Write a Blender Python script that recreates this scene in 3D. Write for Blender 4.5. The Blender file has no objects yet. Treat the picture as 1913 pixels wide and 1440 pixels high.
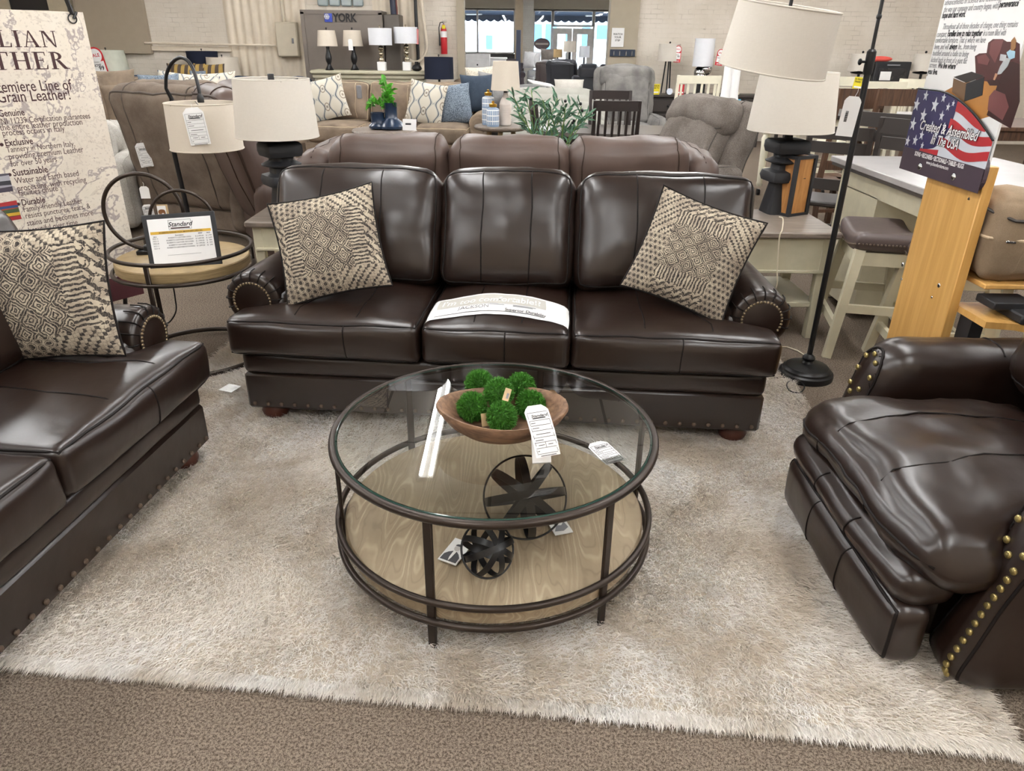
import bpy, math, random
import numpy as np
from mathutils import Vector, Matrix, noise
R = math.radians; PI = math.pi
random.seed(11); RNG = np.random.default_rng(5)
S = bpy.context.scene; COL = S.collection

# ------------------------------------------------------------------ camera
W, HT = 1913, 1440
FPX, PIT, ROL, EYE = 1341.0, 0.444882, 0.0123887, 1.5456
cd = bpy.data.cameras.new('camera'); cam = bpy.data.objects.new('camera', cd); COL.objects.link(cam)
cd.sensor_fit = 'HORIZONTAL'; cd.sensor_width = 36; cd.lens = FPX / W * 36; cd.clip_start = .05; cd.clip_end = 300
cam.matrix_world = Matrix.Translation((0, 0, EYE)) @ Matrix.Rotation(PI / 2 - PIT, 4, 'X') @ Matrix.Rotation(ROL, 4, 'Z')
S.camera = cam

# ------------------------------------------------------------------ world, light, exposure
wd = bpy.data.worlds.new('world'); S.world = wd; wd.use_nodes = True
bgn = wd.node_tree.nodes['Background']; bgn.inputs[0].default_value = (.66, .82, 1, 1); bgn.inputs[1].default_value = 7.0
S.view_settings.view_transform = 'Standard'; S.view_settings.look = 'None'
S.view_settings.gamma = 1; S.view_settings.use_curve_mapping = False
S.view_settings.exposure = 0.42
CEIL = 3.1
def tube_light(x, y, L=2.4, pw=100, z=CEIL - .09):
    l = bpy.data.lights.new('fluorescent light', 'AREA'); l.shape = 'RECTANGLE'; l.size = .16; l.size_y = L
    l.energy = pw; l.color = (.975, .985, 1); l.spread = R(170)
    o = bpy.data.objects.new('fluorescent_light', l); COL.objects.link(o); o.location = (x, y, z); return o
FIXTURES = [(x, y) for x in (-5.68, -3.24, -.8, 1.64, 4.08, 6.52) for y in (-.42, 3.24, 6.92, 10.6)]  # rightmost column is added to brighten the right of the back wall
FAR_FIX = [(x, y) for x in (-3.2, .6, 4.4) for y in (17, 21, 25)]
for x, y in FAR_FIX: tube_light(x, y, pw=900)
sl = bpy.data.lights.new('sun', 'SUN'); sl.energy = 7.0; sl.angle = R(2); sl.color = (1, .96, .9)
so = bpy.data.objects.new('sun', sl); COL.objects.link(so); so.rotation_euler = (R(44), R(12), 0)

# ------------------------------------------------------------------ pixel rays -> points (positions read off the photograph)
def _ray(px, py):
    a, b = px - W / 2, py - HT / 2; c, s = math.cos(ROL), math.sin(ROL)
    x, y = (c * a + s * b) / FPX, (-s * a + c * b) / FPX
    return Vector((x, math.cos(PIT) - y * math.sin(PIT), -math.sin(PIT) - y * math.cos(PIT)))
def A(px, py, Y):
    d = _ray(px, py); t = Y / d.y; return Vector((d.x * t, Y, EYE + d.z * t))
def F(px, py, z=0):
    d = _ray(px, py); t = (z - EYE) / d.z; return Vector((d.x * t, d.y * t, z))

def hit(px, py, off=.004):
    """where the view ray through a pixel meets what is already built"""
    bpy.context.view_layer.update(); d = _ray(px, py).normalized(); ok, p, n, i, o, m = S.ray_cast(bpy.context.evaluated_depsgraph_get(), Vector((0, 0, EYE)), d); return p - d * off
# ------------------------------------------------------------------ materials
def hx(h):
    return tuple(((c / 255 / 12.92) if c / 255 <= .04045 else ((c / 255 + .055) / 1.055) ** 2.4) for c in (int(h[i:i + 2], 16) for i in (0, 2, 4))) + (1,)
class E:
    def __init__(s, nt, k): s.nt, s.k = nt, k
    def op(s, o, *r):
        n = s.nt.nodes.new('ShaderNodeMath'); n.operation = o
        for i, q in enumerate((s,) + r):
            if isinstance(q, E): s.nt.links.new(q.k, n.inputs[i])
            else: n.inputs[i].default_value = q
        return E(s.nt, n.outputs[0])
    def v(s, q):
        if isinstance(q, E): return q
        n = s.nt.nodes.new('ShaderNodeValue'); n.outputs[0].default_value = q; return E(s.nt, n.outputs[0])
    def __add__(s, b): return s.op('ADD', b)
    def __sub__(s, b): return s.op('SUBTRACT', b)
    def __mul__(s, b): return s.op('MULTIPLY', b)
    def __truediv__(s, b): return s.op('DIVIDE', b)
    def __radd__(s, b): return s.op('ADD', b)
    def __rmul__(s, b): return s.op('MULTIPLY', b)
    def __rsub__(s, b): return s.v(b).op('SUBTRACT', s)
    def __lt__(s, b): return s.op('LESS_THAN', b)
    def __gt__(s, b): return s.op('GREATER_THAN', b)
    def fr(s): return s.op('FRACT')
    def fl(s): return s.op('FLOOR')
    def ab(s): return s.op('ABSOLUTE')
    def mx(s, b): return s.op('MAXIMUM', b)
    def mn(s, b): return s.op('MINIMUM', b)
    def sn(s): return s.op('SINE')
    def tri(s): return (s.fr() - .5).ab() * 2     # 1 at integers, 0 between
    def sel(s, a, b): return b + (a - b) * s if isinstance(b, E) else (a - b) * s + b if isinstance(a, E) else s * (a - b) + b
class Mt:
    def __init__(s, name, col=None, rough=.5, metal=0., spec=.5, **k):
        s.m = bpy.data.materials.new(name); s.m.use_nodes = True; s.nt = s.m.node_tree
        s.p = s.nt.nodes['Principled BSDF']; s.out = s.nt.nodes['Material Output']
        s._c = {}
        if col: s.set('Base Color', hx(col) if isinstance(col, str) else col)
        s.set('Roughness', rough); s.set('Metallic', metal); s.set('Specular IOR Level', spec)
        for a, b in k.items(): s.set(a.replace('_', ' '), b)
    def set(s, n, v):
        i = s.p.inputs[n]
        if isinstance(v, E): s.nt.links.new(v.k, i)
        elif isinstance(v, bpy.types.NodeSocket): s.nt.links.new(v, i)
        else: i.default_value = v
        return s
    def cv(s, kind='Object', scale=None, rot=None):
        if kind not in s._c:
            n = s.nt.nodes.new('ShaderNodeTexCoord') if kind != 'Pos' else s.nt.nodes.new('ShaderNodeNewGeometry')
            s._c[kind] = n.outputs['Position' if kind == 'Pos' else kind]
        o = s._c[kind]
        if scale or rot:
            m = s.nt.nodes.new('ShaderNodeMapping'); s.nt.links.new(o, m.inputs[0])
            if scale: m.inputs['Scale'].default_value = scale
            if rot: m.inputs['Rotation'].default_value = rot
            o = m.outputs[0]
        return o
    def xyz(s, kind='Object', **k):
        n = s.nt.nodes.new('ShaderNodeSeparateXYZ'); s.nt.links.new(s.cv(kind, **k), n.inputs[0])
        return [E(s.nt, o) for o in n.outputs]
    def vec(s, x, y, z=0.):
        n = s.nt.nodes.new('ShaderNodeCombineXYZ')
        for i, q in enumerate((x, y, z)):
            if isinstance(q, E): s.nt.links.new(q.k, n.inputs[i])
            else: n.inputs[i].default_value = q
        return n.outputs[0]
    def noise(s, scale, detail=3, rough=.55, dist=0., vec=None, kind='Object'):
        n = s.nt.nodes.new('ShaderNodeTexNoise'); s.nt.links.new(vec or s.cv(kind), n.inputs['Vector'])
        n.inputs['Scale'].default_value = scale; n.inputs['Detail'].default_value = detail
        n.inputs['Roughness'].default_value = rough; n.inputs['Distortion'].default_value = dist
        return E(s.nt, n.outputs[0])
    def voro(s, scale, vec=None, feature='F1', out='Distance', kind='Object'):
        n = s.nt.nodes.new('ShaderNodeTexVoronoi'); n.feature = feature; s.nt.links.new(vec or s.cv(kind), n.inputs['Vector'])
        n.inputs['Scale'].default_value = scale; return E(s.nt, n.outputs[out])
    def mix(s, f, a, b):
        n = s.nt.nodes.new('ShaderNodeMix'); n.data_type = 'RGBA'
        for q, i in ((f, 0), (a, 6), (b, 7)):
            if isinstance(q, str): q = hx(q)
            if isinstance(q, E): s.nt.links.new(q.k, n.inputs[i])
            elif isinstance(q, bpy.types.NodeSocket): s.nt.links.new(q, n.inputs[i])
            else: n.inputs[i].default_value = q
        return n.outputs[2]
    def sm(s, x, a, b):
        n = s.nt.nodes.new('ShaderNodeMapRange'); n.interpolation_type = 'SMOOTHSTEP'; s.nt.links.new(x.k, n.inputs[0])
        n.inputs[1].default_value = a; n.inputs[2].default_value = b; return E(s.nt, n.outputs[0])
    def bump(s, h, strength=.3, dist=.002):
        n = s.nt.nodes.new('ShaderNodeBump'); n.inputs['Strength'].default_value = strength; n.inputs['Distance'].default_value = dist
        s.nt.links.new(h.k, n.inputs['Height']); 
        if s.p.inputs['Normal'].links: s.nt.links.new(s.p.inputs['Normal'].links[0].from_socket, n.inputs['Normal'])
        s.nt.links.new(n.outputs[0], s.p.inputs['Normal']); return s

def leather(name, dark, light, rough=.36, grain=.25, crease=.5, spec=.5, vary=.12):
    t = Mt(name, rough=rough, spec=spec)
    n = t.noise(3.2, 2, .5)
    t.set('Base Color', t.mix(n * vary + (.5 - vary / 2), dark, light)); t.set('Roughness', rough)
    t.bump(t.noise(6, 2, .45, .3), crease * .55, .014); t.bump(t.noise(34, 3, .5, .3), crease * .22, .004)
    return t.m
def fabric(name, a, b, scale=220, bump=.4, rough=.9, patch=5, k=.5):
    t = Mt(name, rough=rough, spec=.2); n = t.noise(patch, 4, .6); f = t.noise(scale, 2)
    t.set('Base Color', t.mix(t.sm(n * (1 - k) + f * k, .3, .7), a, b)); t.bump(f, bump, .002); return t.m
def weave(name, a, b, sc=900):
    t = Mt(name, rough=.92, spec=.15); x, y, z = t.xyz(); f = t.noise(60, 3) ; g = t.noise(1, 2, vec=t.cv(scale=(sc, sc, 40))); h = t.noise(1, 2, vec=t.cv(scale=(40, 40, sc)))
    t.set('Base Color', t.mix(g * .4 + h * .4 + f * .2, a, b)); return t
def plain(name, col, rough=.5, metal=0., spec=.5, var=.06, sc=8):
    t = Mt(name, rough=rough, spec=spec, metal=metal); c = hx(col)
    d = tuple(q * (1 - var) for q in c[:3]) + (1,); l = tuple(min(1, q * (1 + var)) for q in c[:3]) + (1,)
    n = t.noise(sc, 3); t.set('Base Color', t.mix(t.sm(n, .3, .7), d, l)); return t.m
def wood(name, a, b, sc=(3, 60, 60), rough=.5, bump=.15, dist=1.2):
    t = Mt(name, rough=rough, spec=.4); v = t.cv(scale=sc); n = t.noise(1, 4, .6, dist, vec=v); f = t.noise(4, 2, vec=v)
    t.set('Base Color', t.mix(t.sm(n * .75 + f * .25, .32, .68), a, b)); t.bump(n, bump, .003); return t.m
def glow(name, col, st):
    t = Mt(name, '000000', rough=1); t.set('Emission Color', hx(col)); t.set('Emission Strength', st); return t.m

# ------------------------------------------------------------------ geometry collector
class G:
    def __init__(s): s.v, s.f, s.mi, s.M, s.c = [], [], [], Matrix(), 0
    def at(s, loc=(0, 0, 0), rx=0, ry=0, rz=0): s.M = Matrix.Translation(loc) @ Matrix.Rotation(rz, 4, 'Z') @ Matrix.Rotation(ry, 4, 'Y') @ Matrix.Rotation(rx, 4, 'X'); return s
    def add(s, vs, fs):
        b = len(s.v); M = s.M; s.v += [tuple(M @ Vector(q)) for q in vs]; s.f += [tuple(i + b for i in q) for q in fs]; s.mi += [s.c] * len(fs); return s
    def box(s, c, d, bev=0.):
        x, y, z = c; a, b, h = d[0] / 2, d[1] / 2, d[2] / 2; e = min(bev, .49 * min(d))
        if e <= 0:
            vs = [(x + i * a, y + j * b, z + k * h) for i in (-1, 1) for j in (-1, 1) for k in (-1, 1)]
            return s.add(vs, [(0, 1, 3, 2), (4, 6, 7, 5), (0, 4, 5, 1), (2, 3, 7, 6), (0, 2, 6, 4), (1, 5, 7, 3)])
        vs = []; ix = {}
        for i in (-1, 1):
            for j in (-1, 1):
                for k in (-1, 1):
                    for ax in range(3):
                        q = [i * a, j * b, k * h]
                        for o in range(3):
                            if o != ax: q[o] -= (i, j, k)[o] * e
                        ix[i, j, k, ax] = len(vs); vs.append((x + q[0], y + q[1], z + q[2]))
        fs = []
        def quad(p):
            u = [Vector(vs[i]) - Vector((x, y, z)) for i in p]; n = (u[1] - u[0]).cross(u[2] - u[0])
            fs.append(tuple(p) if n.dot(sum(u, Vector())) > 0 else tuple(reversed(p)))
        for ax in range(3):
            o1, o2 = [o for o in range(3) if o != ax]
            for sg in (-1, 1):
                p = []
                for m, n in ((-1, -1), (1, -1), (1, 1), (-1, 1)):
                    t = [0, 0, 0]; t[ax] = sg; t[o1] = m; t[o2] = n; p.append(ix[(*t, ax)])
                quad(p)
            for m in (-1, 1):
                for n in (-1, 1):
                    t0 = [0, 0, 0]; t0[ax] = -1; t0[o1] = m; t0[o2] = n; t1 = list(t0); t1[ax] = 1
                    quad([ix[(*t0, o1)], ix[(*t1, o1)], ix[(*t1, o2)], ix[(*t0, o2)]])
        for i in (-1, 1):
            for j in (-1, 1):
                for k in (-1, 1): quad([ix[i, j, k, 0], ix[i, j, k, 1], ix[i, j, k, 2]])
        return s.add(vs, fs)
    def tube(s, pts, r=.01, n=10, closed=False, caps=True, flat=None):
        P = [Vector(p) for p in pts]; m = len(P); rs = r if hasattr(r, '__len__') else [r] * m
        T = []
        for i in range(m):
            a = P[(i - 1) % m] if (closed or i) else P[i]; b = P[(i + 1) % m] if (closed or i < m - 1) else P[i]
            T.append((b - a).normalized())
        u = T[0].orthogonal().normalized() if not flat else (Vector(flat) - T[0] * Vector(flat).dot(T[0])).normalized()
        vs = []
        for i in range(m):
            u = (u - T[i] * u.dot(T[i])).normalized(); w = T[i].cross(u)
            for k in range(n):
                a = 2 * PI * k / n + (PI / n if n == 4 else 0); vs.append(P[i] + (u * math.cos(a) + w * math.sin(a)) * rs[i])
        fs = [(i * n + k, i * n + (k + 1) % n, ((i + 1) % m) * n + (k + 1) % n, ((i + 1) % m) * n + k) for i in range(m if closed else m - 1) for k in range(n)]
        if caps and not closed: fs += [tuple(range(n - 1, -1, -1)), tuple(range((m - 1) * n, m * n))]
        return s.add(vs, fs)
    def cyl(s, p0, p1, r0, r1=None, n=20, caps=True): return s.tube([p0, p1], [r0, r0 if r1 is None else r1], n, caps=caps)
    def lathe(s, prof, n=32, c=(0, 0, 0), sq=False):
        vs = []
        for r, z in prof:
            for k in range(n):
                a = 2 * PI * k / n + PI / n; q = 1.
                if sq: ca, sa = math.cos(a), math.sin(a); q = 1 / (abs(ca) ** sq + abs(sa) ** sq) ** (1 / sq)
                vs.append((c[0] + r * q * math.cos(a), c[1] + r * q * math.sin(a), c[2] + z))
        m = len(prof); fs = [(i * n + k, i * n + (k + 1) % n, (i + 1) * n + (k + 1) % n, (i + 1) * n + k) for i in range(m - 1) for k in range(n)]
        if prof[0][0] > 1e-5: fs.append(tuple(range(n - 1, -1, -1)))
        if prof[-1][0] > 1e-5: fs.append(tuple(range((m - 1) * n, m * n)))
        return s.add(vs, fs)
    def prism(s, poly, a, b, ax='z'):      # poly in the two other axes, extruded from a to b along ax
        def P(u, v, t): return {'z': (u, v, t), 'y': (u, t, v), 'x': (t, u, v)}[ax]
        n = len(poly); vs = [P(u, v, a) for u, v in poly] + [P(u, v, b) for u, v in poly]
        ar = sum(poly[i][0] * poly[(i + 1) % n][1] - poly[(i + 1) % n][0] * poly[i][1] for i in range(n))
        fl = (ar > 0) != (ax == 'y'); fl = fl if b > a else not fl
        fs = [tuple(range(n - 1, -1, -1)), tuple(range(n, 2 * n))] + [(i, (i + 1) % n, n + (i + 1) % n, n + i) for i in range(n)]
        if not fl: fs = [tuple(reversed(q)) for q in fs]
        return s.add(vs, fs)
    def ball(s, c, r, nu=16, nv=10):
        r = r if hasattr(r, '__len__') else (r, r, r)
        vs = [(c[0], c[1], c[2] - r[2])]
        for j in range(1, nv):
            t = PI * j / nv - PI / 2
            for k in range(nu): vs.append((c[0] + r[0] * math.cos(t) * math.cos(2 * PI * k / nu), c[1] + r[1] * math.cos(t) * math.sin(2 * PI * k / nu), c[2] + r[2] * math.sin(t)))
        vs.append((c[0], c[1], c[2] + r[2])); L = len(vs) - 1
        fs = [(0, 1 + (k + 1) % nu, 1 + k) for k in range(nu)] + [(L, L - nu + k, L - nu + (k + 1) % nu) for k in range(nu)]
        fs += [(1 + j * nu + k, 1 + j * nu + (k + 1) % nu, 1 + (j + 1) * nu + (k + 1) % nu, 1 + (j + 1) * nu + k) for j in range(nv - 2) for k in range(nu)]
        return s.add(vs, fs)
    def grid(s, fn, nu, nv, cu=False):     # fn(u, v) u,v in 0..1
        vs = [fn(i / nu, j / nv) for j in range(nv + 1) for i in range(nu + (0 if cu else 1))]; w = nu + (0 if cu else 1)
        return s.add(vs, [(j * w + i, j * w + (i + 1) % w, (j + 1) * w + (i + 1) % w, (j + 1) * w + i) for j in range(nv) for i in range(nu)])
    def build(s, name, mat, parent=None, ang=38, **k):
        me = bpy.data.meshes.new(name); me.from_pydata(s.v, [], s.f)
        for m in (mat if isinstance(mat, (list, tuple)) else [mat]): me.materials.append(m)
        if s.c or any(s.mi): me.polygons.foreach_set('material_index', s.mi)
        return link(name, me, parent, ang, **k)
def link(name, me, parent=None, ang=38, **k):
    if ang:
        me.polygons.foreach_set('use_smooth', [True] * len(me.polygons))
        if ang < 180: me.set_sharp_from_angle(angle=R(ang))
    me.update(); o = bpy.data.objects.new(name, me); COL.objects.link(o); o.parent = parent
    for a, b in k.items(): o[a] = b
    return o
def thing(name, label, cat, loc=(0, 0, 0), rz=0., group=None, rx=0., ry=0.):
    o = bpy.data.objects.new(name, None); COL.objects.link(o); o.location = loc; o.rotation_euler = (rx, ry, rz); o.empty_display_size = .1
    return tag(o, label, cat, group)
def tag(o, label, cat, group=None):
    o['label'] = label; o['category'] = cat
    if group: o['group'] = group
    return o
def struct(o): o['kind'] = 'structure'; return o
def kids(o): return [c for c in bpy.data.objects if c.parent == o]
def dup(root, label, loc, rz=None, group=None):
    def cp(o, p):
        c = o.copy(); COL.objects.link(c); c.parent = p
        for k in kids(o): cp(k, c)
        return c
    c = cp(root, None); c['label'] = label; c.location = loc
    if rz is not None: c.rotation_euler.z = rz
    if group: c['group'] = group
    return c
def put(o, loc, rx=0, ry=0, rz=0): o.location = loc; o.rotation_euler = (rx, ry, rz); return o
def arc(c, r, a0, a1, n=24, ax='z', ry=None):
    ry = r if ry is None else ry; out = []
    for i in range(n + 1):
        a = a0 + (a1 - a0) * i / n; u, v = r * math.cos(a), ry * math.sin(a)
        out.append({'z': (c[0] + u, c[1] + v, c[2]), 'y': (c[0] + u, c[1], c[2] + v), 'x': (c[0], c[1] + u, c[2] + v)}[ax])
    return out
def ring(c, r, n=48, ax='z'): return arc(c, r, 0, 2 * PI * (1 - 1 / n), n - 1, ax)

def cush(size, r=.05, bulge=(0, 0, 0), n=(10, 8, 5), deform=None, wr=0., wf=5., seed=0):
    """rounded, crowned block; returns (verts, faces, map) with map(px,py,pz) for points of the cube surface"""
    h = np.array(size) / 2; r = min(r, h.min() * .98)
    def ax(hh, k):
        t = np.array([0, .25, .55, 1.]) * r; e = -hh + t; m = np.linspace(-hh + r, hh - r, k + 1)[1:-1]
        return np.concatenate([e, m, -e[::-1]]) / hh
    X = [ax(h[i], n[i]) for i in range(3)]
    def mp(P):
        P = np.atleast_2d(np.array(P, float)); q = P * h; inn = np.clip(q, -(h - r), h - r); d = q - inn
        L = np.linalg.norm(d, axis=1, keepdims=True); out = inn + np.where(L > 1e-9, d / np.maximum(L, 1e-9) * r, 0)
        u = 1 - P ** 2
        for i in range(3):
            j, k = [a for a in range(3) if a != i]
            b = bulge[i]; bp, bn = b if hasattr(b, '__len__') else (b, b)
            amt = np.where(P[:, i] > 0, bp, bn); out[:, i] += amt * P[:, i] * np.clip(u[:, j], 0, 1) ** .8 * np.clip(u[:, k], 0, 1) ** .8
        if wr:
            for t in range(len(out)):
                p = Vector(out[t]) * wf + Vector((seed * 7.3, seed * 3.1, 0))
                out[t] += np.array(noise.noise_vector(p)) * wr + np.array(noise.noise_vector(p * 2.7)) * wr * .4
        if deform is not None: out = deform(out)
        return out
    V, Fs, key = [], [], {}
    def vid(p):
        k = tuple(np.round(p, 5))
        if k not in key: key[k] = len(V); V.append(p)
        return key[k]
    for i in range(3):
        j, k = (i + 1) % 3, (i + 2) % 3
        for sg in (-1, 1):
            ids = np.zeros((len(X[j]), len(X[k])), int)
            for a, u in enumerate(X[j]):
                for b, w in enumerate(X[k]):
                    p = [0, 0, 0]; p[i] = sg; p[j] = u; p[k] = w; ids[a, b] = vid(tuple(p))
            for a in range(len(X[j]) - 1):
                for b in range(len(X[k]) - 1):
                    q = (ids[a, b], ids[a + 1, b], ids[a + 1, b + 1], ids[a, b + 1]); Fs.append(q if sg > 0 else q[::-1])
    return mp(V), Fs, mp
def cushion(name, mat, parent, size, loc=(0, 0, 0), rx=0, ry=0, rz=0, seams=(), piping=(), pm=None, pr=.005, **k):
    """one cushion as a mesh at loc; seams/piping: lists of polylines of cube-surface points, built as a child"""
    v, f, mp = cush(size, **k); M = Matrix.Translation(loc) @ Matrix.Rotation(rz, 4, 'Z') @ Matrix.Rotation(ry, 4, 'Y') @ Matrix.Rotation(rx, 4, 'X')
    g = G(); g.M = M; g.add([tuple(p) for p in v], f); o = g.build(name, mat, parent, ang=180)
    if seams or piping:
        s = G(); s.M = M
        for pl in piping: s.tube(densify(mp, pl[:-1] if pl[0] == pl[-1] else pl, pl[0] == pl[-1]), pr, 6, closed=pl[0] == pl[-1])
        for pl in seams: s.tube(densify(mp, pl, False), pr * .62, 5)
        s.build('piping', pm or mat, o, ang=180)
    return o
def densify(mp, pl, closed, n=14):
    q = []; m = len(pl)
    for i in range(m if closed else m - 1):
        a, b = np.array(pl[i], float), np.array(pl[(i + 1) % m], float)
        for t in range(n): q.append(a + (b - a) * t / n)
    if not closed: q.append(np.array(pl[-1], float))
    return [tuple(p) for p in mp(q)]
TOPE = [(-1, -1, 1), (1, -1, 1), (1, 1, 1), (-1, 1, 1), (-1, -1, 1)]
BOTE = [(-1, -1, -1), (1, -1, -1), (1, 1, -1), (-1, 1, -1), (-1, -1, -1)]
FRE = [(-1, -1, -1), (1, -1, -1), (1, -1, 1), (-1, -1, 1), (-1, -1, -1)]
BKE = [(-1, 1, -1), (1, 1, -1), (1, 1, 1), (-1, 1, 1), (-1, 1, -1)]

def text(s, loc, size, mat, parent, rot=None, al='LEFT', bold=0., shear=0., name='lettering', wx=1., ext=.0002, sp=1.):
    c = bpy.data.curves.new(name, 'FONT'); c.body = s; c.size = size; c.align_x = al; c.offset = bold * size; c.shear = shear; c.extrude = ext; c.space_character = sp
    c.resolution_u = 3; c.materials.append(mat); o = bpy.data.objects.new(name, c); COL.objects.link(o); o.parent = parent
    M = Matrix.Translation(loc) @ (rot or Matrix.Rotation(PI / 2, 4, 'X')) @ Matrix.Diagonal((wx, 1, 1, 1)); o.matrix_local = M; return o
def spline(P, k=6):
    P = [Vector(p) for p in P]; o = []
    for i in range(len(P) - 1):
        a, b, c, d = P[max(0, i - 1)], P[i], P[i + 1], P[min(len(P) - 1, i + 2)]
        for j in range(k): t = j / k; o.append(.5 * ((2 * b) + (c - a) * t + (2 * a - 5 * b + 4 * c - d) * t * t + (3 * b - a - 3 * c + d) * t ** 3))
    return o + [P[-1]]
def blades(P, D, L, Wd, mat_i=None):
    """numpy: P roots, D unit directions, L lengths, Wd widths -> mesh arrays of bent tapering blades"""
    n = len(P); up = np.array([0, 0, 1.]); side = np.cross(D, RNG.normal(size=(n, 3))); side /= np.linalg.norm(side, axis=1, keepdims=True)
    w = side * Wd[:, None] * .5; mid = P + D * (L * .55)[:, None]; tip = P + D * L[:, None]; tip[:, 2] -= L * .12; mid[:, 2] += L * .05
    V = np.stack([P - w, P + w, mid - w * .8, mid + w * .8, tip], 1).reshape(-1, 3); b = (np.arange(n) * 5)[:, None]
    q = b + np.array([0, 1, 3, 2]); t = b + np.array([2, 3, 4]); return V, q, t
def fastmesh(name, V, quads, tris, mats, parent=None, ang=180):
    me = bpy.data.meshes.new(name); nq, ntr = len(quads), len(tris); me.vertices.add(len(V)); me.vertices.foreach_set('co', V.astype(np.float32).ravel())
    me.loops.add(nq * 4 + ntr * 3); me.loops.foreach_set('vertex_index', np.concatenate([quads.ravel(), tris.ravel()]).astype(np.int32))
    me.polygons.add(nq + ntr); me.polygons.foreach_set('loop_start', np.concatenate([np.arange(nq) * 4, nq * 4 + np.arange(ntr) * 3]).astype(np.int32))
    me.update(calc_edges=True)
    for m in mats: me.materials.append(m)
    return link(name, me, parent, ang)
# ------------------------------------------------------------------ material library
def mk_oak():
    t = Mt('washed raked oak', rough=.55, spec=.35); x, y, z = t.xyz(); n = t.noise(2.1, 3, .5, .5); q = t.noise(1, 2, .45, vec=t.cv(scale=(6.5, .9, 6.5), rot=(0, 0, -.38))) * 22 + t.noise(14, 2) * .5
    l = t.sm(q.tri(), .55, .95); f = t.noise(1, 3, vec=t.cv(scale=(60, 8, 60))); r = t.sm(t.noise(3, 3), .35, .65)
    c = t.mix(r * .6 + f * .4, '83735c', 'a3927a'); c = t.mix(l * t.sm(t.noise(6, 3), .3, .7) * .5, c, 'c4b598'); c = t.mix(t.sm(1 - q.tri(), .8, 1.) * .28, c, '5f5140'); t.set('Base Color', c); t.bump(l, .35, .002); return t.m
LEA = leather('dark brown leather', '160e0b', '271912', rough=.31, spec=.6)
LEAP = plain('dark leather piping', '120c0a', rough=.6, spec=.2)
BRN = leather('brown leather', '42342d', '62514a', rough=.46, crease=.4, spec=.4, vary=1.)
BRNP = plain('brown piping', '35271f', rough=.65, spec=.2)
GRY = fabric('grey brown chenille', '4f4842', '78706a', 150, .4)
GRY2 = fabric('grey suede', '5d5b59', '807d79', 260, .12, k=.25)
TPE = fabric('taupe suede', '564b42', '7a6d61', 260, .12, patch=4, k=.25)
TAN = fabric('tan suede', '62564a', '8b7a69', 260, .12, patch=3, k=.25)
TANP = plain('pale stitch', 'b9a68a', .7)
CRM = plain('cream paint', 'cdc6ac', .5); CRW = plain('warm white paint', 'e2dcc6', .45); GRN = plain('grey green paint', 'b3ad96', .55)
BLK = plain('black metal', '141416', .38, .2); BLKM = plain('matte black', '1a1a1d', .62); BRZ = plain('bronze metal', '342b25', .36, .55)
SHD = weave('linen shade', 'bbb4a9', 'd2cbc0'); SHD = SHD.m
SHB = weave('beige shade', 'c3b8a8', 'd7cdbe').m; SHW = weave('white shade', 'd3d4d8', 'e6e7ea').m; SHN = weave('navy shade', '1a1d2a', '262a38').m
WHT = plain('white card', 'e9e8e6', .6, var=.02); INK = plain('black ink', '1b1a1c', .7); INKR = plain('maroon ink', '3a1c1e', .7); GREY = plain('grey ink', '77777a', .7)
RED = plain('red', 'b8242c', .4); YEL = plain('yellow card', 'd9c81f', .6); GLD = plain('gold', 'c79a3c', .3, .9); NVY = plain('navy ceramic', '1b2c42', .25, spec=.6)
CHR = plain('chrome', 'c4c4c6', .16, 1.); NAIL = plain('antique bronze nail', '5f5044', .45, .4); NAILA = plain('antique brass nail', '75664f', .4, .6); NAILB = plain('brass nail', 'a3925f', .34, .8)
ESP = plain('espresso wood', '231a18', .4); DKW = plain('dark wood', '2b2522', .45); TKW = wood('walnut brown wood', '3d2a1e', '5d4230', (40, 40, 3))
OAK = mk_oak(); OAKE = wood('washed oak edge', '85714f', 'a38c66', (4, 4, 60))
BCH = wood('honey beech', 'c0924f', 'd2a461', (22, 22, 1.5), .42, .05, .6)
GTP = wood('grey brown wood', '5e544c', '82766b', (3, 40, 40), .45, .1); BWL = wood('carved brown wood', '5b4434', '8a6a51', (6, 25, 25), .7, .5)
YRK = plain('taupe enamel', '6e655d', .5, var=.03); PNL = plain('cream enamel', 'cabfaa', .5, var=.03)

# map poster
def mk_map():
    t = Mt('old map print', rough=.55, spec=.3); x, y, z = t.xyz(); n = t.noise(3.1, 5, .6, .4); m = t.noise(9, 4, .6)
    line = t.sm((n - .5).ab(), .004, .014); l2 = t.sm(((n * 9).fr() - .5).ab(), .03, .10); sea = t.sm(n, .5, .56); speck = t.sm(t.noise(90, 2), .36, .42)
    c = t.mix(m, 'd9d1c4', 'cdc2b1'); c = t.mix(sea * .22, c, 'b9aca4'); c = t.mix((1 - line) * .65, c, '857a80'); c = t.mix((1 - l2) * .22, c, '8a7a70'); c = t.mix((1 - speck) * .25, c, '7d6b60')
    t.set('Base Color', c); return t.m
MAP = mk_map()

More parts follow.
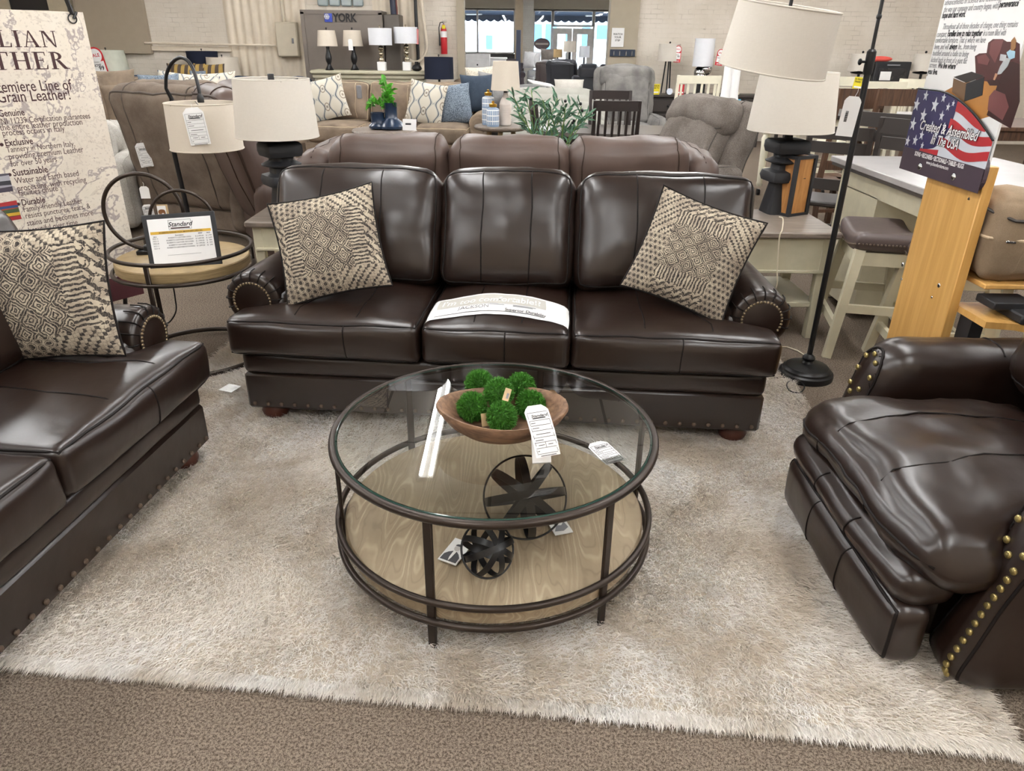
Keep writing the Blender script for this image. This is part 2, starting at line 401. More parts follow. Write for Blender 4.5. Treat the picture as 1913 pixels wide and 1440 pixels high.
# tribal patchwork weave for the sofa pillows (pattern in the pillow's own x/z plane)
def mk_tribal(rot=0., sx=.46):
    t = Mt('tribal patchwork weave', rough=.95, spec=.1); X, Y, Z = t.xyz(); c, s = math.cos(rot), math.sin(rot)
    wob = (t.noise(55, 2) - .5) * .035
    u = (X * c + Z * s) / sx + wob; v = (Z * c - X * s) / sx + (t.noise(47, 2) - .5) * .035
    U, V = u * 2, v * 2                       # -1..1 over the pillow
    au, av = U.ab(), V.ab(); ku, kv = U, V; U, V = U * 1.45, V * 1.45
    # fine diamonds in the middle
    dm = ((U / .42 + .5).fr() - .5).ab() * 2; dv = ((V / .46 + .5).fr() - .5).ab() * 2
    d1 = (dm + dv); dia = (d1 * 3.1).fr() > .5; dia2 = ((d1 * 7).fr() > .6); dia = dia.mx(dia2 * ((d1 - 1).ab() < .25))
    # ladder stripes
    lad = ((V * 10.5).fr() < .5) * (((au - .58).ab()) < .14)
    # zig-zag at the sides
    zz = ((V * 3.6).tri() * .55 + U * 5.2).fr() < .42; zk = (((V * 7.2).tri() * .5 + U * 10.4).fr() < .4) * ((V * 3.6).fr() < .5)
    zig = zz.mx(zk) - zz * zk
    # dots above and below
    cu, cv = (U * 6.2).fr() - .5, (V * 7. + (U * 6.2).fl() * .5).fr() - .5
    dots = (cu * cu + cv * cv).op('SQRT') < .31; dr = ((cu * cu + cv * cv).op('SQRT') - .44).ab() < .035
    dots = dots.mx(dr)
    # stepped lattice at the corners
    a = ((U * 15).fl() / 15); b = ((V * 15).fl() / 15); st = ((a.ab() + b.ab()) * 4.5).fr() < .26; st2 = ((U * 15).fr() < .22).mx((V * 15).fr() < .22)
    stp = st.mx(st2 * .55)
    mid = au < .46; ladz = (au < .72) * (1 - mid); mv = av < .55
    row = mid.sel(dia, ladz.sel(lad, zig)); tops = ((ku + .1) < .25).sel(dots, stp)
    p = mv.sel(row, tops)
    thr = t.noise(1, 2, vec=t.cv(scale=(700, 60, 60))) * .5 + t.noise(1, 2, vec=t.cv(scale=(60, 60, 700))) * .5
    p = t.sm(p * .60 + (thr - .5) * 1.5, .12, .70)
    base = t.mix(t.sm(t.noise(16, 3), .35, .65), 'b5a996', '978b7c')
    t.set('Base Color', t.mix(p, base, '302d2d')); t.bump(thr, .5, .002); return t.m
TRB = mk_tribal(); TRB2 = mk_tribal(R(90), .40); TRB3 = mk_tribal(R(8), .52)
def mk_ikat():
    t = Mt('paisley trellis print', rough=.9, spec=.1); X, Y, Z = t.xyz(); u, v = X * 4.2, Z * 4.2
    cc = ((u * 2 * PI).op('COSINE') + (v * 2 * PI).op('COSINE') * .62).ab(); band = cc < .17; ln = (cc - .34).ab() < .05
    cu = (u + .5).fr() - .5; cv = (v + (u + .5).fl() * .5).fr() - .5; r = (cu * cu * 2.2 + cv * cv).op('SQRT'); ovs = ((r - .2).ab() < .03).mx(r < .07)
    c = t.mix(band, 'c4beb0', '5a626b'); c = t.mix(ln * .6, c, '7e858a'); c = t.mix(ovs * .8, c, '7c6f61'); t.set('Base Color', c); return t.m
IKT = mk_ikat()
BLU = fabric('blue chenille', '3a4450', '8b97a3', 90, .4, k=.8); DBL = fabric('slate blue velvet', '2a3340', '3b4653')

# ------------------------------------------------------------------ the room
BY, FY = 13.6, 30.0           # back wall, shop front beyond the opening
OX0, OX1 = A(868, 70, BY).x, A(1137, 70, BY).x
PX0, PX1 = A(854, 70, BY).x, A(1189, 90, BY).x
def mk_carpet():
    t = Mt('brown cut pile carpet', rough=1., spec=.05); n = t.noise(140, 3, .75); m = t.noise(2.2, 4, .6); f = t.noise(420, 2)
    t.set('Base Color', t.mix(t.sm(n * .6 + f * .35 + m * .05, .40, .60), '4a4037', '8c7f72')); t.bump(n, .9, .006); return t.m
CARPET = mk_carpet()
def mk_brick(name, c1, c2, mort):
    t = Mt(name, rough=.75, spec=.25); b = t.nt.nodes.new('ShaderNodeTexBrick'); x, y, z = t.xyz()
    wob = (t.noise(6, 3) - .5) * .02
    t.nt.links.new(t.vec(x + y, z + wob, 0.), b.inputs['Vector'])
    b.inputs['Scale'].default_value = 1; b.inputs['Brick Width'].default_value = .21; b.inputs['Row Height'].default_value = .072; b.inputs['Mortar Size'].default_value = .006; b.inputs['Mortar Smooth'].default_value = .6
    m = E(t.nt, b.outputs['Fac']); n = t.noise(24, 4); d = t.sm(t.noise(7, 5, .7), .70, .74)
    c = t.mix(t.sm(t.noise(2, 4), .3, .7), c1, c2); c = t.mix(m * t.sm(t.noise(3.5, 4), .46, .66) * .55, c, mort); c = t.mix(d * .5, c, '8a7e70'); t.set('Base Color', c); t.bump(n * .8 - m * .55, .6, .006); return t.m
BRICK = mk_brick('cream painted brick', 'dcd3c6', 'd2c8b9', 'ac9f91'); WBRICK = mk_brick('white painted brick', 'd9d2c6', 'cbc3b6', 'a19a90')
BEI = plain('beige wall paint', 'a59a87', .7, var=.02); PINKW = plain('wall paint', 'cdbfa9', .7, var=.02); FARF = plain('pale tile floor', 'c9c6c4', .35, var=.04)
def mk_ceil():
    t = Mt('ceiling panels', rough=.8, spec=.2); x, y, z = t.xyz('Pos'); g = ((((x + .19) / 1.22).fr() - .5).ab() > .487).mx((((y - .32) / 1.22).fr() - .5).ab() > .490)
    c = t.mix(t.noise(60, 2), 'cfc9bd', 'dcd7cc'); t.set('Base Color', t.mix(g, c, '57524b')); return t.m
CEILM = mk_ceil()
def slab(name, c, d, m, bev=0.): return struct(G().box(c, d, bev).build(name, m, ang=None))
slab('floor', (0, 5.55, -.05), (20, 16.1, .1), CARPET); slab('floor_far_room', (0, (BY + 33.5) / 2, -.052), (20, 33.5 - BY, .1), FARF)
slab('ceiling', (0, 5.6, CEIL + .05), (20, 16.4, .1), CEILM); slab('ceiling_far_room', (0, (BY + FY) / 2 + .1, 3.02 + .05), (20, FY - BY - .1, .1), plain('white ceiling', 'd8dce0', .8))
slab('wall_left', (-10.05, 13.6, 1.55), (.1, 33, 3.3), PINKW); slab('wall_right', (10.05, 13.6, 1.55), (.1, 33, 3.3), BRICK); slab('wall_front', (0, -2.55, 1.55), (20, .1, 3.3), PINKW)
slab('wall_back', ((-10 + PX0) / 2, BY + .1, 1.55), (PX0 + 10, .2, 3.3), BRICK); slab('wall_back_right', ((PX1 + 10) / 2, BY + .1, 1.55), (10 - PX1, .2, 3.3), BRICK)
slab('trim_opening_left', ((PX0 + OX0) / 2, BY + .08, 1.55), (OX0 - PX0, .28, 3.1), BEI); slab('trim_opening_right', ((PX1 + OX1) / 2, BY + .08, 1.55), (PX1 - OX1, .28, 3.1), BEI)
# corrugated wall cladding beside the air handler
def corr(name, x0, x1, z0, z1, y, m, pitch=.14, amp=.03):
    n = int((x1 - x0) / pitch * 8); g = G(); vs = []
    for i in range(n + 1):
        x = x0 + (x1 - x0) * i / n; yy = y - amp * (.5 + .5 * math.sin(2 * PI * x / pitch)); vs += [(x, yy, z0), (x, yy, z1), ]
    g.add(vs, [(2 * i, 2 * i + 2, 2 * i + 3, 2 * i + 1) for i in range(n)]); return struct(g.build(name, m))
PNT = plain('cream painted metal', 'dacdb9', .55, var=.03)
corr('trim_cladding_1', A(424, 60, BY).x, A(575, 60, BY).x, 0, 3.1, BY - .01, PNT); corr('trim_cladding_2', A(696, 20, BY).x, A(790, 20, BY).x, 0, 3.1, BY - .01, PNT)
x0, x1 = A(280, 60, BY).x, A(424, 60, BY).x
struct(G().box(((x0 + x1) / 2 - .05, BY - .03, A(350, 91, BY).z), (x1 - x0 + .2, .06, .07)).build('trim_ledge', PNT, ang=None))
# glass blocks over the air handler
g = G()
p0, p1 = A(592, 0, BY - .02), A(681, 17, BY - .02)
for i in range(4):
    for j in range(3):
        w = (p1.x - p0.x) / 4; g.box((p0.x + w * (i + .5), BY - .03, p1.z + .03 + w * .95 * (j + .5)), (w * .93, .05, w * .88), .02)
struct(g.build('window_1', plain('glass block', '9aa6a6', .12, spec=.8)))
# large plain board and dark board on the left of the back wall
p0, p1 = A(160, 99, BY - .1), A(283, 99, BY - .1)
tag(G().box(((p0.x + p1.x) / 2, BY - .06, (p0.z + 3.0) / 2), (p1.x - p0.x, .1, 3.0 - p0.z), .004).build('wall_board', plain('grey beige board', '9c8f7d', .6, var=.02), ang=None), 'large plain grey beige board mounted high on the back wall', 'wall board')
slab('trim_post_left', (A(124, 40, BY).x, BY - .06, 1.55), (.36, .12, 3.1), plain('beige post', 'b0a48d', .7)); slab('trim_post_corner', (A(8, 10, BY).x, BY - .06, 1.55), (.3, .12, 3.1), plain('beige post', 'b0a48d', .7))
struct(G().box((A(67, 5, BY).x, BY - .05, 2.5), (A(112, 5, BY).x - A(22, 5, BY).x, .06, 2.5 * 2 - 2 * A(67, 19, BY).z)).build('window_2', plain('dark glazing', '1d1c20', .3), ang=None))

# shop front far behind the opening
ALU = plain('pale aluminium', 'd2cac0', .5)
def gl():
    t = Mt('window glass'); n = t.nt; tr = n.nodes.new('ShaderNodeBsdfTransparent'); tr.inputs[0].default_value = (.93, .97, 1, 1); gs = n.nodes.new('ShaderNodeBsdfGlossy'); gs.inputs['Roughness'].default_value = .02
    fr = n.nodes.new('ShaderNodeFresnel'); fr.inputs[0].default_value = 1.5; mx = n.nodes.new('ShaderNodeMixShader')
    for a, b in ((fr.outputs[0], mx.inputs[0]), (tr.outputs[0], mx.inputs[1]), (gs.outputs[0], mx.inputs[2]), (mx.outputs[0], t.out.inputs[0])): n.links.new(a, b)
    return t.m
GLASS = gl()
def fx(px): return A(px, 60, FY).x
def fz(py, px=1000): return A(px, py, FY).z
ztop, zdoor = fz(19), fz(52)
slab('wall_shopfront_header', (0, FY + .1, (ztop + 3.1) / 2), (20, .2, 3.1 - ztop), BEI)
slab('wall_shopfront_left', ((-10 + fx(860)) / 2, FY + .1, 1.5), (fx(860) + 10, .2, 3), BEI); slab('wall_shopfront_right', ((10 + fx(1139)) / 2, FY + .1, 1.5), (10 - fx(1139), .2, 3), BEI)
slab('trim_pillar_far', ((fx(962) + fx(976)) / 2, FY - 1.6, 1.5), ((fx(976) - fx(962)), .3, 3), plain('pillar paint', '9c8b72', .7)); slab('wall_brick_pier', ((fx(975) + fx(996)) / 2, FY - .1, 1.5), (fx(996) - fx(975), .3, 3), WBRICK)
def window(i, xa, xb, za, zb, bars=()):
    g = G()
    for x in (xa, xb) + tuple(bars): g.box((x, FY + .05, (za + zb) / 2), (.07, .1, zb - za))
    for z in (za, zb): g.box(((xa + xb) / 2, FY + .05, z), (xb - xa, .1, .07))
    o = struct(g.build('window_%d' % i, ALU, ang=None)); G().box(((xa + xb) / 2, FY + .05, (za + zb) / 2), (xb - xa - .07, .008, zb - za - .07)).build('pane', GLASS, o, ang=None)
window(3, fx(864), fx(961), fz(100), ztop, (fx(892),)); window(4, fx(997), fx(1031), .05, ztop, ()); window(5, fx(1109), fx(1136), .3, ztop, ()); window(6, fx(1033), fx(1107), zdoor + .08, ztop, ())
slab('wall_sill_left', ((fx(860) + fx(962)) / 2, FY + .1, fz(101) / 2), (fx(962) - fx(860), .2, fz(101)), DKW)
for i, (a, b) in enumerate(((1033, 1069), (1070, 1107))):
    xa, xb = fx(a), fx(b); g = G()
    for x in (xa + .09, xb - .09): g.box((x, FY + .05, zdoor / 2), (.18, .07, zdoor))
    for z, h in ((.12, .24), (zdoor - .1, .2)): g.box(((xa + xb) / 2, FY + .05, z), (xb - xa - .36, .07, h))
    o = struct(g.build('door_%d' % (i + 1), ALU, ang=None)); G().box(((xa + xb) / 2, FY + .05, zdoor / 2), (xb - xa - .36, .008, zdoor - .44)).build('pane', GLASS, o, ang=None)
    G().tube([(xb - .2 if i == 0 else xa + .2, FY - .02, .95), (xb - .2 if i == 0 else xa + .2, FY - .02, 1.25)], .015).build('door_handle', CHR, o)
# outside: pavement, awning, facade over the road
struct(G().box((0, 45, -.06), (70, 26, .1)).build('floor_street', plain('pavement', 'b9b9b8', .9), ang=None))
fac = thing('street_building', 'pale building with blue windows across the street outside', 'building', (0, 47, 0))
G().box((0, .5, 4.5), (60, 1, 9)).build('facade', plain('white facade', 'e4e8ea', .8), fac, ang=None)
BW = plain('blue window glass', '4f86a8', .3)
def fp(px, py): return A(px, py, 46.95)
for a, b, c, d in ((996, 1013, 45, 78), (1018, 1041, 45, 92), (1086, 1104, 46, 90), (1114, 1136, 47, 73), (908, 920, 66, 92), (1056, 1063, 62, 78)):
    q0, q1 = fp(a, d), fp(b, c); G().box(((q0.x + q1.x) / 2, -.04, (q0.z + q1.z) / 2), (q1.x - q0.x, .1, q1.z - q0.z)).build('window', BW, fac, ang=None)
q0, q1 = fp(1056, 39), fp(1084, 33); G().box(((q0.x + q1.x) / 2, -.25, (q0.z + q1.z) / 2), (q1.x - q0.x, .2, q1.z - q0.z), .05).build('sign_board', plain('orange brown sign', '9a6a3c', .6), fac)
q0, q1 = fp(895, 86), fp(901, 60); G().box(((q0.x + q1.x) / 2, -.1, (q0.z + q1.z) / 2), (q1.x - q0.x, .1, q1.z - q0.z)).build('poster', plain('faded poster', 'b88f86', .6), fac, ang=None)
AW = plain('navy awning canvas', '2b3547', .8)
g = G(); zt, zb = A(1000, 17, 31.2).z, A(1000, 29, 32.4).z
g.add([(-9, 30.3, zt + .25), (9, 30.3, zt + .25), (9, 32.4, zb), (-9, 32.4, zb)], [(0, 1, 2, 3)]); sc = [(-9, zb)]
for i in range(60):
    for k in range(6): x = -9 + .3 * i + .3 * k / 6; sc.append((x, zb - .17 - .07 * math.sin(PI * k / 6)))
sc += [(9, zb - .17), (9, zb)]; g.prism(sc, 32.39, 32.41, 'y')
aw = tag(g.build('awning', AW, ang=None), 'navy scalloped awning hanging outside the shop front windows', 'awning')
g = G()
for x in (-3.2, -1.9, 0.2, 2.6, 4.2): g.tube([(x, 30.35, zb - .05), (x + .5, 32.3, zb + .02)], .03, 6)
g.build('support_frame', ALU, aw)

# fluorescent fixtures under the ceiling
TUBE = glow('fluorescent tube', 'f9fafc', 58.); FIXW = plain('white enamel', 'dcdad4', .5)
def fixture(): 
    o = thing('ceiling_light', 'twin tube fluorescent ceiling light', 'ceiling light', group='twin tube ceiling lights above the showroom')
    G().box((0, 0, -.02), (.16, 2.46, .04), .01).build('housing', FIXW, o)
    for sx in (-.045, .045): G().cyl((sx, -1.2, -.062), (sx, 1.2, -.062), .017, n=10).build('tube', TUBE, o)
    return o
fx0 = None
for x, y in FIXTURES:
    if fx0 is None: fx0 = fixture(); fx0.location = (x, y, CEIL)
    else: dup(fx0, fx0['label'], (x, y, CEIL))
for x, y in FAR_FIX: dup(fx0, 'twin tube ceiling light in the far front room', (x, y, 3.02), group='ceiling lights in the far room')
# hanging dark canopy with strip lights near the shop front
c0, c1 = A(1012, 20, 26), A(1078, 20, 26); hg = thing('light_canopy', 'dark slatted ceiling canopy with white strip lights near the shop front', 'ceiling canopy', ((c0.x + c1.x) / 2, 23.5, 2.9))
g = G(); w = c1.x - c0.x
for i in range(14): g.box((0, -2.5 + .37 * i, 0), (w, .22, .04))
g.box((0, 0, .05), (w, 5.2, .02)).build('slats', plain('dark slats', '4a4a50', .6), hg, ang=None)
for t in (-.47, -.27, .27, .47): G().box((w * t, 0, -.04), (.05, 5, .03)).build('strip_light', glow('strip light', 'ffffff', 3.), hg, ang=None)
for t in (-.45, .45): G().cyl((w * t, 0, .06), (w * t, 0, .13), .015, n=8).build('hanger', ALU, hg)
# ------------------------------------------------------------------ shaggy rug
RUGA = -5.2
def mk_pile(name, a, b, c):
    t = Mt(name, rough=.75, spec=.25, Sheen_Weight=.25); n = t.noise(2.6, 4, .6, .5); f = t.noise(30, 2)
    t.set('Base Color', t.mix(t.sm(n * .85 + f * .15, .36, .58), a, t.mix(t.sm(t.noise(1.1, 3), .4, .62), b, c))); return t.m  # beige and white patches put the sheen of leaning strands into the colour
PILE = mk_pile('ivory shag pile', 'd2c6b6', 'fbf8f4', 'f3ece2')
rug = tag(G().box((0, 1.22, .003), (3.05, 2.44, .006)).build('area_rug', plain('rug backing', 'c9bdac', .9), ang=None), 'ivory shag area rug lying under the round coffee table', 'rug')
rug.location = (1.244 - 1.525 * math.cos(R(RUGA)), 1.201 - 1.525 * math.sin(R(RUGA)), 0); rug.rotation_euler.z = R(RUGA)
def mk_rugpile():
    n = 340000; x = RNG.uniform(-1.525, 1.525, n); y = RNG.uniform(0, 2.44, n)
    k = RNG.random(n) < .05; y[k] = RNG.uniform(0, .03, k.sum()) ; k2 = RNG.random(n) < .02; x[k2] = 1.525 - RNG.uniform(0, .03, k2.sum())
    def field(s):
        r = np.random.default_rng(s); o = 0
        for q in range(10):
            fx_, fy_ = r.normal(size=2) * (2.2 + 1.0 * q); o = o + np.sin(fx_ * x + fy_ * y + r.uniform(0, 6.28)) / (1 + .35 * q)
        return o / 3.2
    a = -PI / 2 + field(1) * 1.7 + RNG.normal(0, .45, n); el = np.clip(.62 + field(2) * .35 + RNG.normal(0, .18, n), .15, 1.35)
    edge = np.clip(1 - y / .05, 0, 1); el = el * (1 - .5 * edge); a = a * (1 - edge) + (-PI / 2 + RNG.normal(0, .35, n)) * edge
    D = np.stack([np.cos(el) * np.cos(a), np.cos(el) * np.sin(a), np.sin(el)], 1)
    L = RNG.uniform(.028, .050, n); P = np.stack([x, y, np.full(n, .004)], 1); V, q, t = blades(P, D, L, RNG.uniform(.0016, .0034, n))
    V[:, 2] = np.maximum(V[:, 2], .003)
    o = fastmesh('pile', V, q, t, [PILE], rug); o['kind'] = 'stuff'
mk_rugpile()

# ------------------------------------------------------------------ dark leather sofas
def smooth01(a, lo, hi): t = np.clip((a - lo) / (hi - lo), 0, 1); return t * t * (3 - 2 * t)
def nails(pts, r, n, name, mat, parent):
    me = None
    for p in pts:
        if me is None: o = G().ball((0, 0, 0), n or (r, r * .8, r), 8, 5).build(name, mat, parent); me = o.data
        else: o = bpy.data.objects.new(name, me); COL.objects.link(o); o.parent = parent
        o.location = p
WOODF = plain('red brown wood', '4a2418', .35)
def sofa(name, label, loc, rz, hw, splits):
    t = thing(name, label, 'sofa', loc, rz); hT, xi = hw + .03, hw - .20
    # base
    b = G().box((0, .47, .155), (2 * hw, .90, .17), .012).build('base', LEA, t)
    nl = [(-hw + .035 + i * (2 * hw - .07) / round(2 * hw / .062), .016, .098) for i in range(round(2 * hw / .062) + 1)]
    nl += [(hw + .004, .07 + .062 * i, .098) for i in range(6)]
    nails(nl, .0095, (.0095, .007, .0095), 'nailhead', NAIL, b)
    cushion('front_rail', LEA, t, (2 * hw, .90, .105), (0, .47, .287), r=.028, bulge=(0, .012, 0), n=(20, 6, 3), wr=.004, seed=3)
    for sx in (-1, 1):
        for y in (.10, .84): G().lathe([(.035, 0), (.055, .012), (.062, .035), (.055, .058), (.05, .075)], 20, (sx * (hw - .09), y, 0)).build('foot', WOODF, t)
    xs = [-hT] + splits + [hT]; m = len(xs) - 1
    for i in range(m):
        a, c = xs[i] + .004, xs[i + 1] - .004; w = c - a; mid = (a + c) / 2; side = -1 if i == 0 else 1 if i == m - 1 else 0
        def df(o, mid=mid, side=side, a=a, c=c):
            if side:
                xin = a if side > 0 else c; k = 1 - smooth01(o[:, 1] + .385, .10, .20); L = xi + (hT - xi) * k
                q = np.clip((o[:, 0] + mid - xin) * side / (hT - xin * side), 0, 1.05); o[:, 0] += side * (L - hT) * q ** 3
            return o
        fr = .1 if side < 0 else -.1 if side > 0 else 0.
        cushion('seat_cushion', LEA, t, (w, .83, .165), (mid, .385, .422), r=.034, bulge=((.004, .004), (.01, .018), (.045, .0)), n=(16, 22, 4), deform=df, wr=.006, wf=6, seed=i + 11,
                piping=(TOPE, BOTE), seams=([(.35, 1, 1), (.35, -1, 1)], [(-.3, 1, 1), (-.3, -1, 1)], [(fr + .15, -1, 1), (fr + .15, -1, -1)]), pm=LEAP, pr=.0048)
    # back cushions
    bs = [-hT + .0] + [q + (.0 if q < 0 else .0) for q in splits] + [hT]
    for i in range(m):
        a, c = bs[i] + .002, bs[i + 1] - .002; mid = (a + c) / 2; side = -1 if i == 0 else 1 if i == m - 1 else 0
        def df(o, mid=mid, side=side, a=a, c=c):
            if side:
                k = smooth01(o[:, 2], -.16, .0); xin = a if side > 0 else c; L = (hw - .17) + (hT - .05 - hw + .17) * k; q = np.clip((o[:, 0] + mid - xin) * side / (hT - xin * side), 0, 1.05); o[:, 0] += side * (L - hT) * q ** 3
            u = np.abs(o[:, 0]) / (c - a) * 2; top = smooth01(o[:, 2], .1, .28); o[:, 2] -= .032 * np.clip(u, 0, 1.2) ** 5 * top
            return o
        cushion('back_cushion', LEA, t, (c - a, .22, .545), (mid, .612, .755), rx=R(-21), r=.075, bulge=((.01, .01), (.02, .055), (.012, 0)), n=(16, 5, 14), deform=df, wr=.010, wf=5, seed=i + 31,
                piping=(FRE, BKE), seams=([(.36, -1, 1), (.36, -1, -1)], [(-.36, -1, 1), (-.36, -1, -1)]), pm=LEAP, pr=.0055)
    g = G(); g.at((0, .84, .45), R(-9)); g.box((0, 0, .02), (2 * hw - .06, .17, .84), .05); g.build('back_frame', LEA, t)
    for s in (-1, 1):
        cx, cz, r = s * (hw - .030), .525, .122
        g = G().box((s * (hw - .10), .54, .32), (.17, .76, .46), .03)
        g.tube([(cx, y, cz - max(0, y - .3) * .05) for y in (.155, .16, .172, .2, .4, .6, .8, .93)], [r - .022, r - .008, r - .002, r, r, r, r, r], 36)
        arm = g.build('arm', LEA, t, ang=60)
        a0, a1 = (-.15, PI + .15)
        g = G(); pl = []
        for k in range(11):
            a = -.3 + (PI + .6) * k / 10; pl.append(a); g.tube([(cx + q * math.cos(a), y, cz + q * math.sin(a)) for q, y in ((.088, .153), (.104, .152), (.119, .160), (.1255, .18), (.126, .215))], .0028, 5)
        g.build('pleat', LEAP, arm)
        G().tube([(cx, .157, cz), (cx, .149, cz), (cx, .146, cz)], [.086, .086, .078], 32).build('arm_panel', LEA, arm)
        nails([(cx + .08 * math.cos(a), .147, cz + .08 * math.sin(a)) for a in np.linspace(-.5, PI + .5, 25)], .0, (.0062, .006, .0062), 'nailhead', NAILA, arm)
    return t
sofa('leather_sofa', 'dark brown leather three seat sofa facing the round glass coffee table', (-.063, 2.725, 0), R(-4.4), 1.11, [-.318, .30])
sofa('leather_loveseat', 'dark brown leather loveseat at the left edge, side on to the coffee table', (-1.285, 1.715, 0), R(84.6), .83, [0.])

# paper wrap across the middle seat
def mk_wrap():
    v, f, mp = cush((.61, .83, .165), r=.034, bulge=((.004, .004), (.01, .018), (.045, .0)), n=(16, 22, 4), wr=.006, wf=6, seed=12)
    M = Matrix.Translation((-.009, .385, .422))
    def on(u, w, d=.004): p = mp([(u, w, 1.)])[0]; return M @ Vector((p[0], p[1], p[2] + d))
    o = tag(G().grid(lambda u, w: on(u * 2 - 1, -.86 + .52 * w + .13 * math.sin(PI * u)), 40, 6).build('paper_wrap', WHT), 'white printed paper wrap across the middle seat of the sofa', 'paper label')
    o.location = (-.063, 2.725, 0); o.rotation_euler.z = R(-4.4)
    band = lambda u, w: on(-.86 + 1.5 * u, -.62 + .24 * w + .13 * math.sin(PI * (.07 + .75 * u)), .0052)
    G().grid(band, 30, 4).build('printed_band', plain('grey print', 'b9b6ae', .6), o)
    G().grid(lambda u, w: on(-.86 + 1.5 * u, -.80 + .012 * w + .13 * math.sin(PI * (.07 + .75 * u)), .0052), 30, 1).build('printed_line', INK, o)
    def tx(s, u0, w0, sz, mat, bold=0.):
        c = bpy.data.curves.new('t', 'FONT'); c.body = s; c.size = 1; c.offset = bold; q = bpy.data.objects.new('t', c); COL.objects.link(q); bpy.context.view_layer.update()
        me = bpy.data.meshes.new_from_object(q.evaluated_get(bpy.context.evaluated_depsgraph_get())); bpy.data.objects.remove(q)
        for vv in me.vertices:
            u = u0 + vv.co.x * sz / .305; w = w0 + vv.co.y * sz * 1.5 / .415 + .13 * math.sin(PI * (u + 1) / 2); vv.co = on(u, w, .0065)
        me.materials.append(mat); link('lettering', me, o, 0)
    tx("I'm too comfortable!?", -.80, -.57, .048, WHT, .01); tx('JACKSON', -.55, -.72, .03, GREY); tx('Superior Durability', .10, -.78, .022, INK, .01)
    for u0, w0, du in ((.2, -.655, .3), (.2, -.675, .26), (-.12, -.655, .2)): G().grid(lambda u, w: on(u0 + du * u, w0 + .012 * w + .13 * math.sin(PI * (u0 + du * u + 1) / 2), .006), 10, 1).build('printed_line', GREY, o)
mk_wrap()

# ------------------------------------------------------------------ pillows
def pillow(name, label, mat, M, w=.45, h=.45, th=.085, pm=None, cat='pillow', group=None, n=22):
    def side(s):
        def f(u, v):
            U, V = u * 2 - 1, v * 2 - 1
            x = w / 2 * U * (1 - .075 * (1 - V * V)); z = h / 2 * V * (1 - .075 * (1 - U * U))
            y = s * th * (max(0, 1 - abs(U) ** 2.2) * max(0, 1 - abs(V) ** 2.2)) ** .55
            nz = noise.noise(Vector((x * 9, z * 9, s * 3))) * .006 * (1 - max(abs(U), abs(V)) ** 4); return (x, y + nz, z)
        return f
    g = G(); g.grid(side(-1), n, n)
    b = len(g.v); g.grid(side(1), n, n); g.f[n * n:] = [tuple(reversed(q)) for q in g.f[n * n:]]
    o = g.build(name, mat, ang=180); tag(o, label, cat, group); o.matrix_world = M
    if pm:
        e = [side(1)(u, v) for u, v in [(i / 16, 0) for i in range(16)] + [(1, i / 16) for i in range(16)] + [(1 - i / 16, 1) for i in range(16)] + [(0, 1 - i / 16) for i in range(16)]]
        G().tube(e, .0045, 6, closed=True).build('piping', pm, o, ang=180)
    return o
def PM(p, yaw=0, lean=0, roll=0): return Matrix.Translation(p) @ Matrix.Rotation(R(yaw), 4, 'Z') @ Matrix.Rotation(R(-lean), 4, 'X') @ Matrix.Rotation(R(-roll), 4, 'Y')
pillow('throw_pillow', 'black and cream patterned pillow at the left end of the long leather sofa', TRB, PM(A(616, 457, 3.02), -2, 26, 13), .46, .45, pm=LEAP)
pillow('throw_pillow', 'black and cream patterned pillow at the right end of the long leather sofa', TRB2, PM(A(1293, 476, 2.93), -14, 24, -17), .45, .45, pm=LEAP)
pillow('throw_pillow', 'large black and cream patterned pillow on the leather loveseat at left', TRB3, PM((-1.615, 2.33, .755), 6, 16, 3), .50, .46, .10, pm=LEAP)

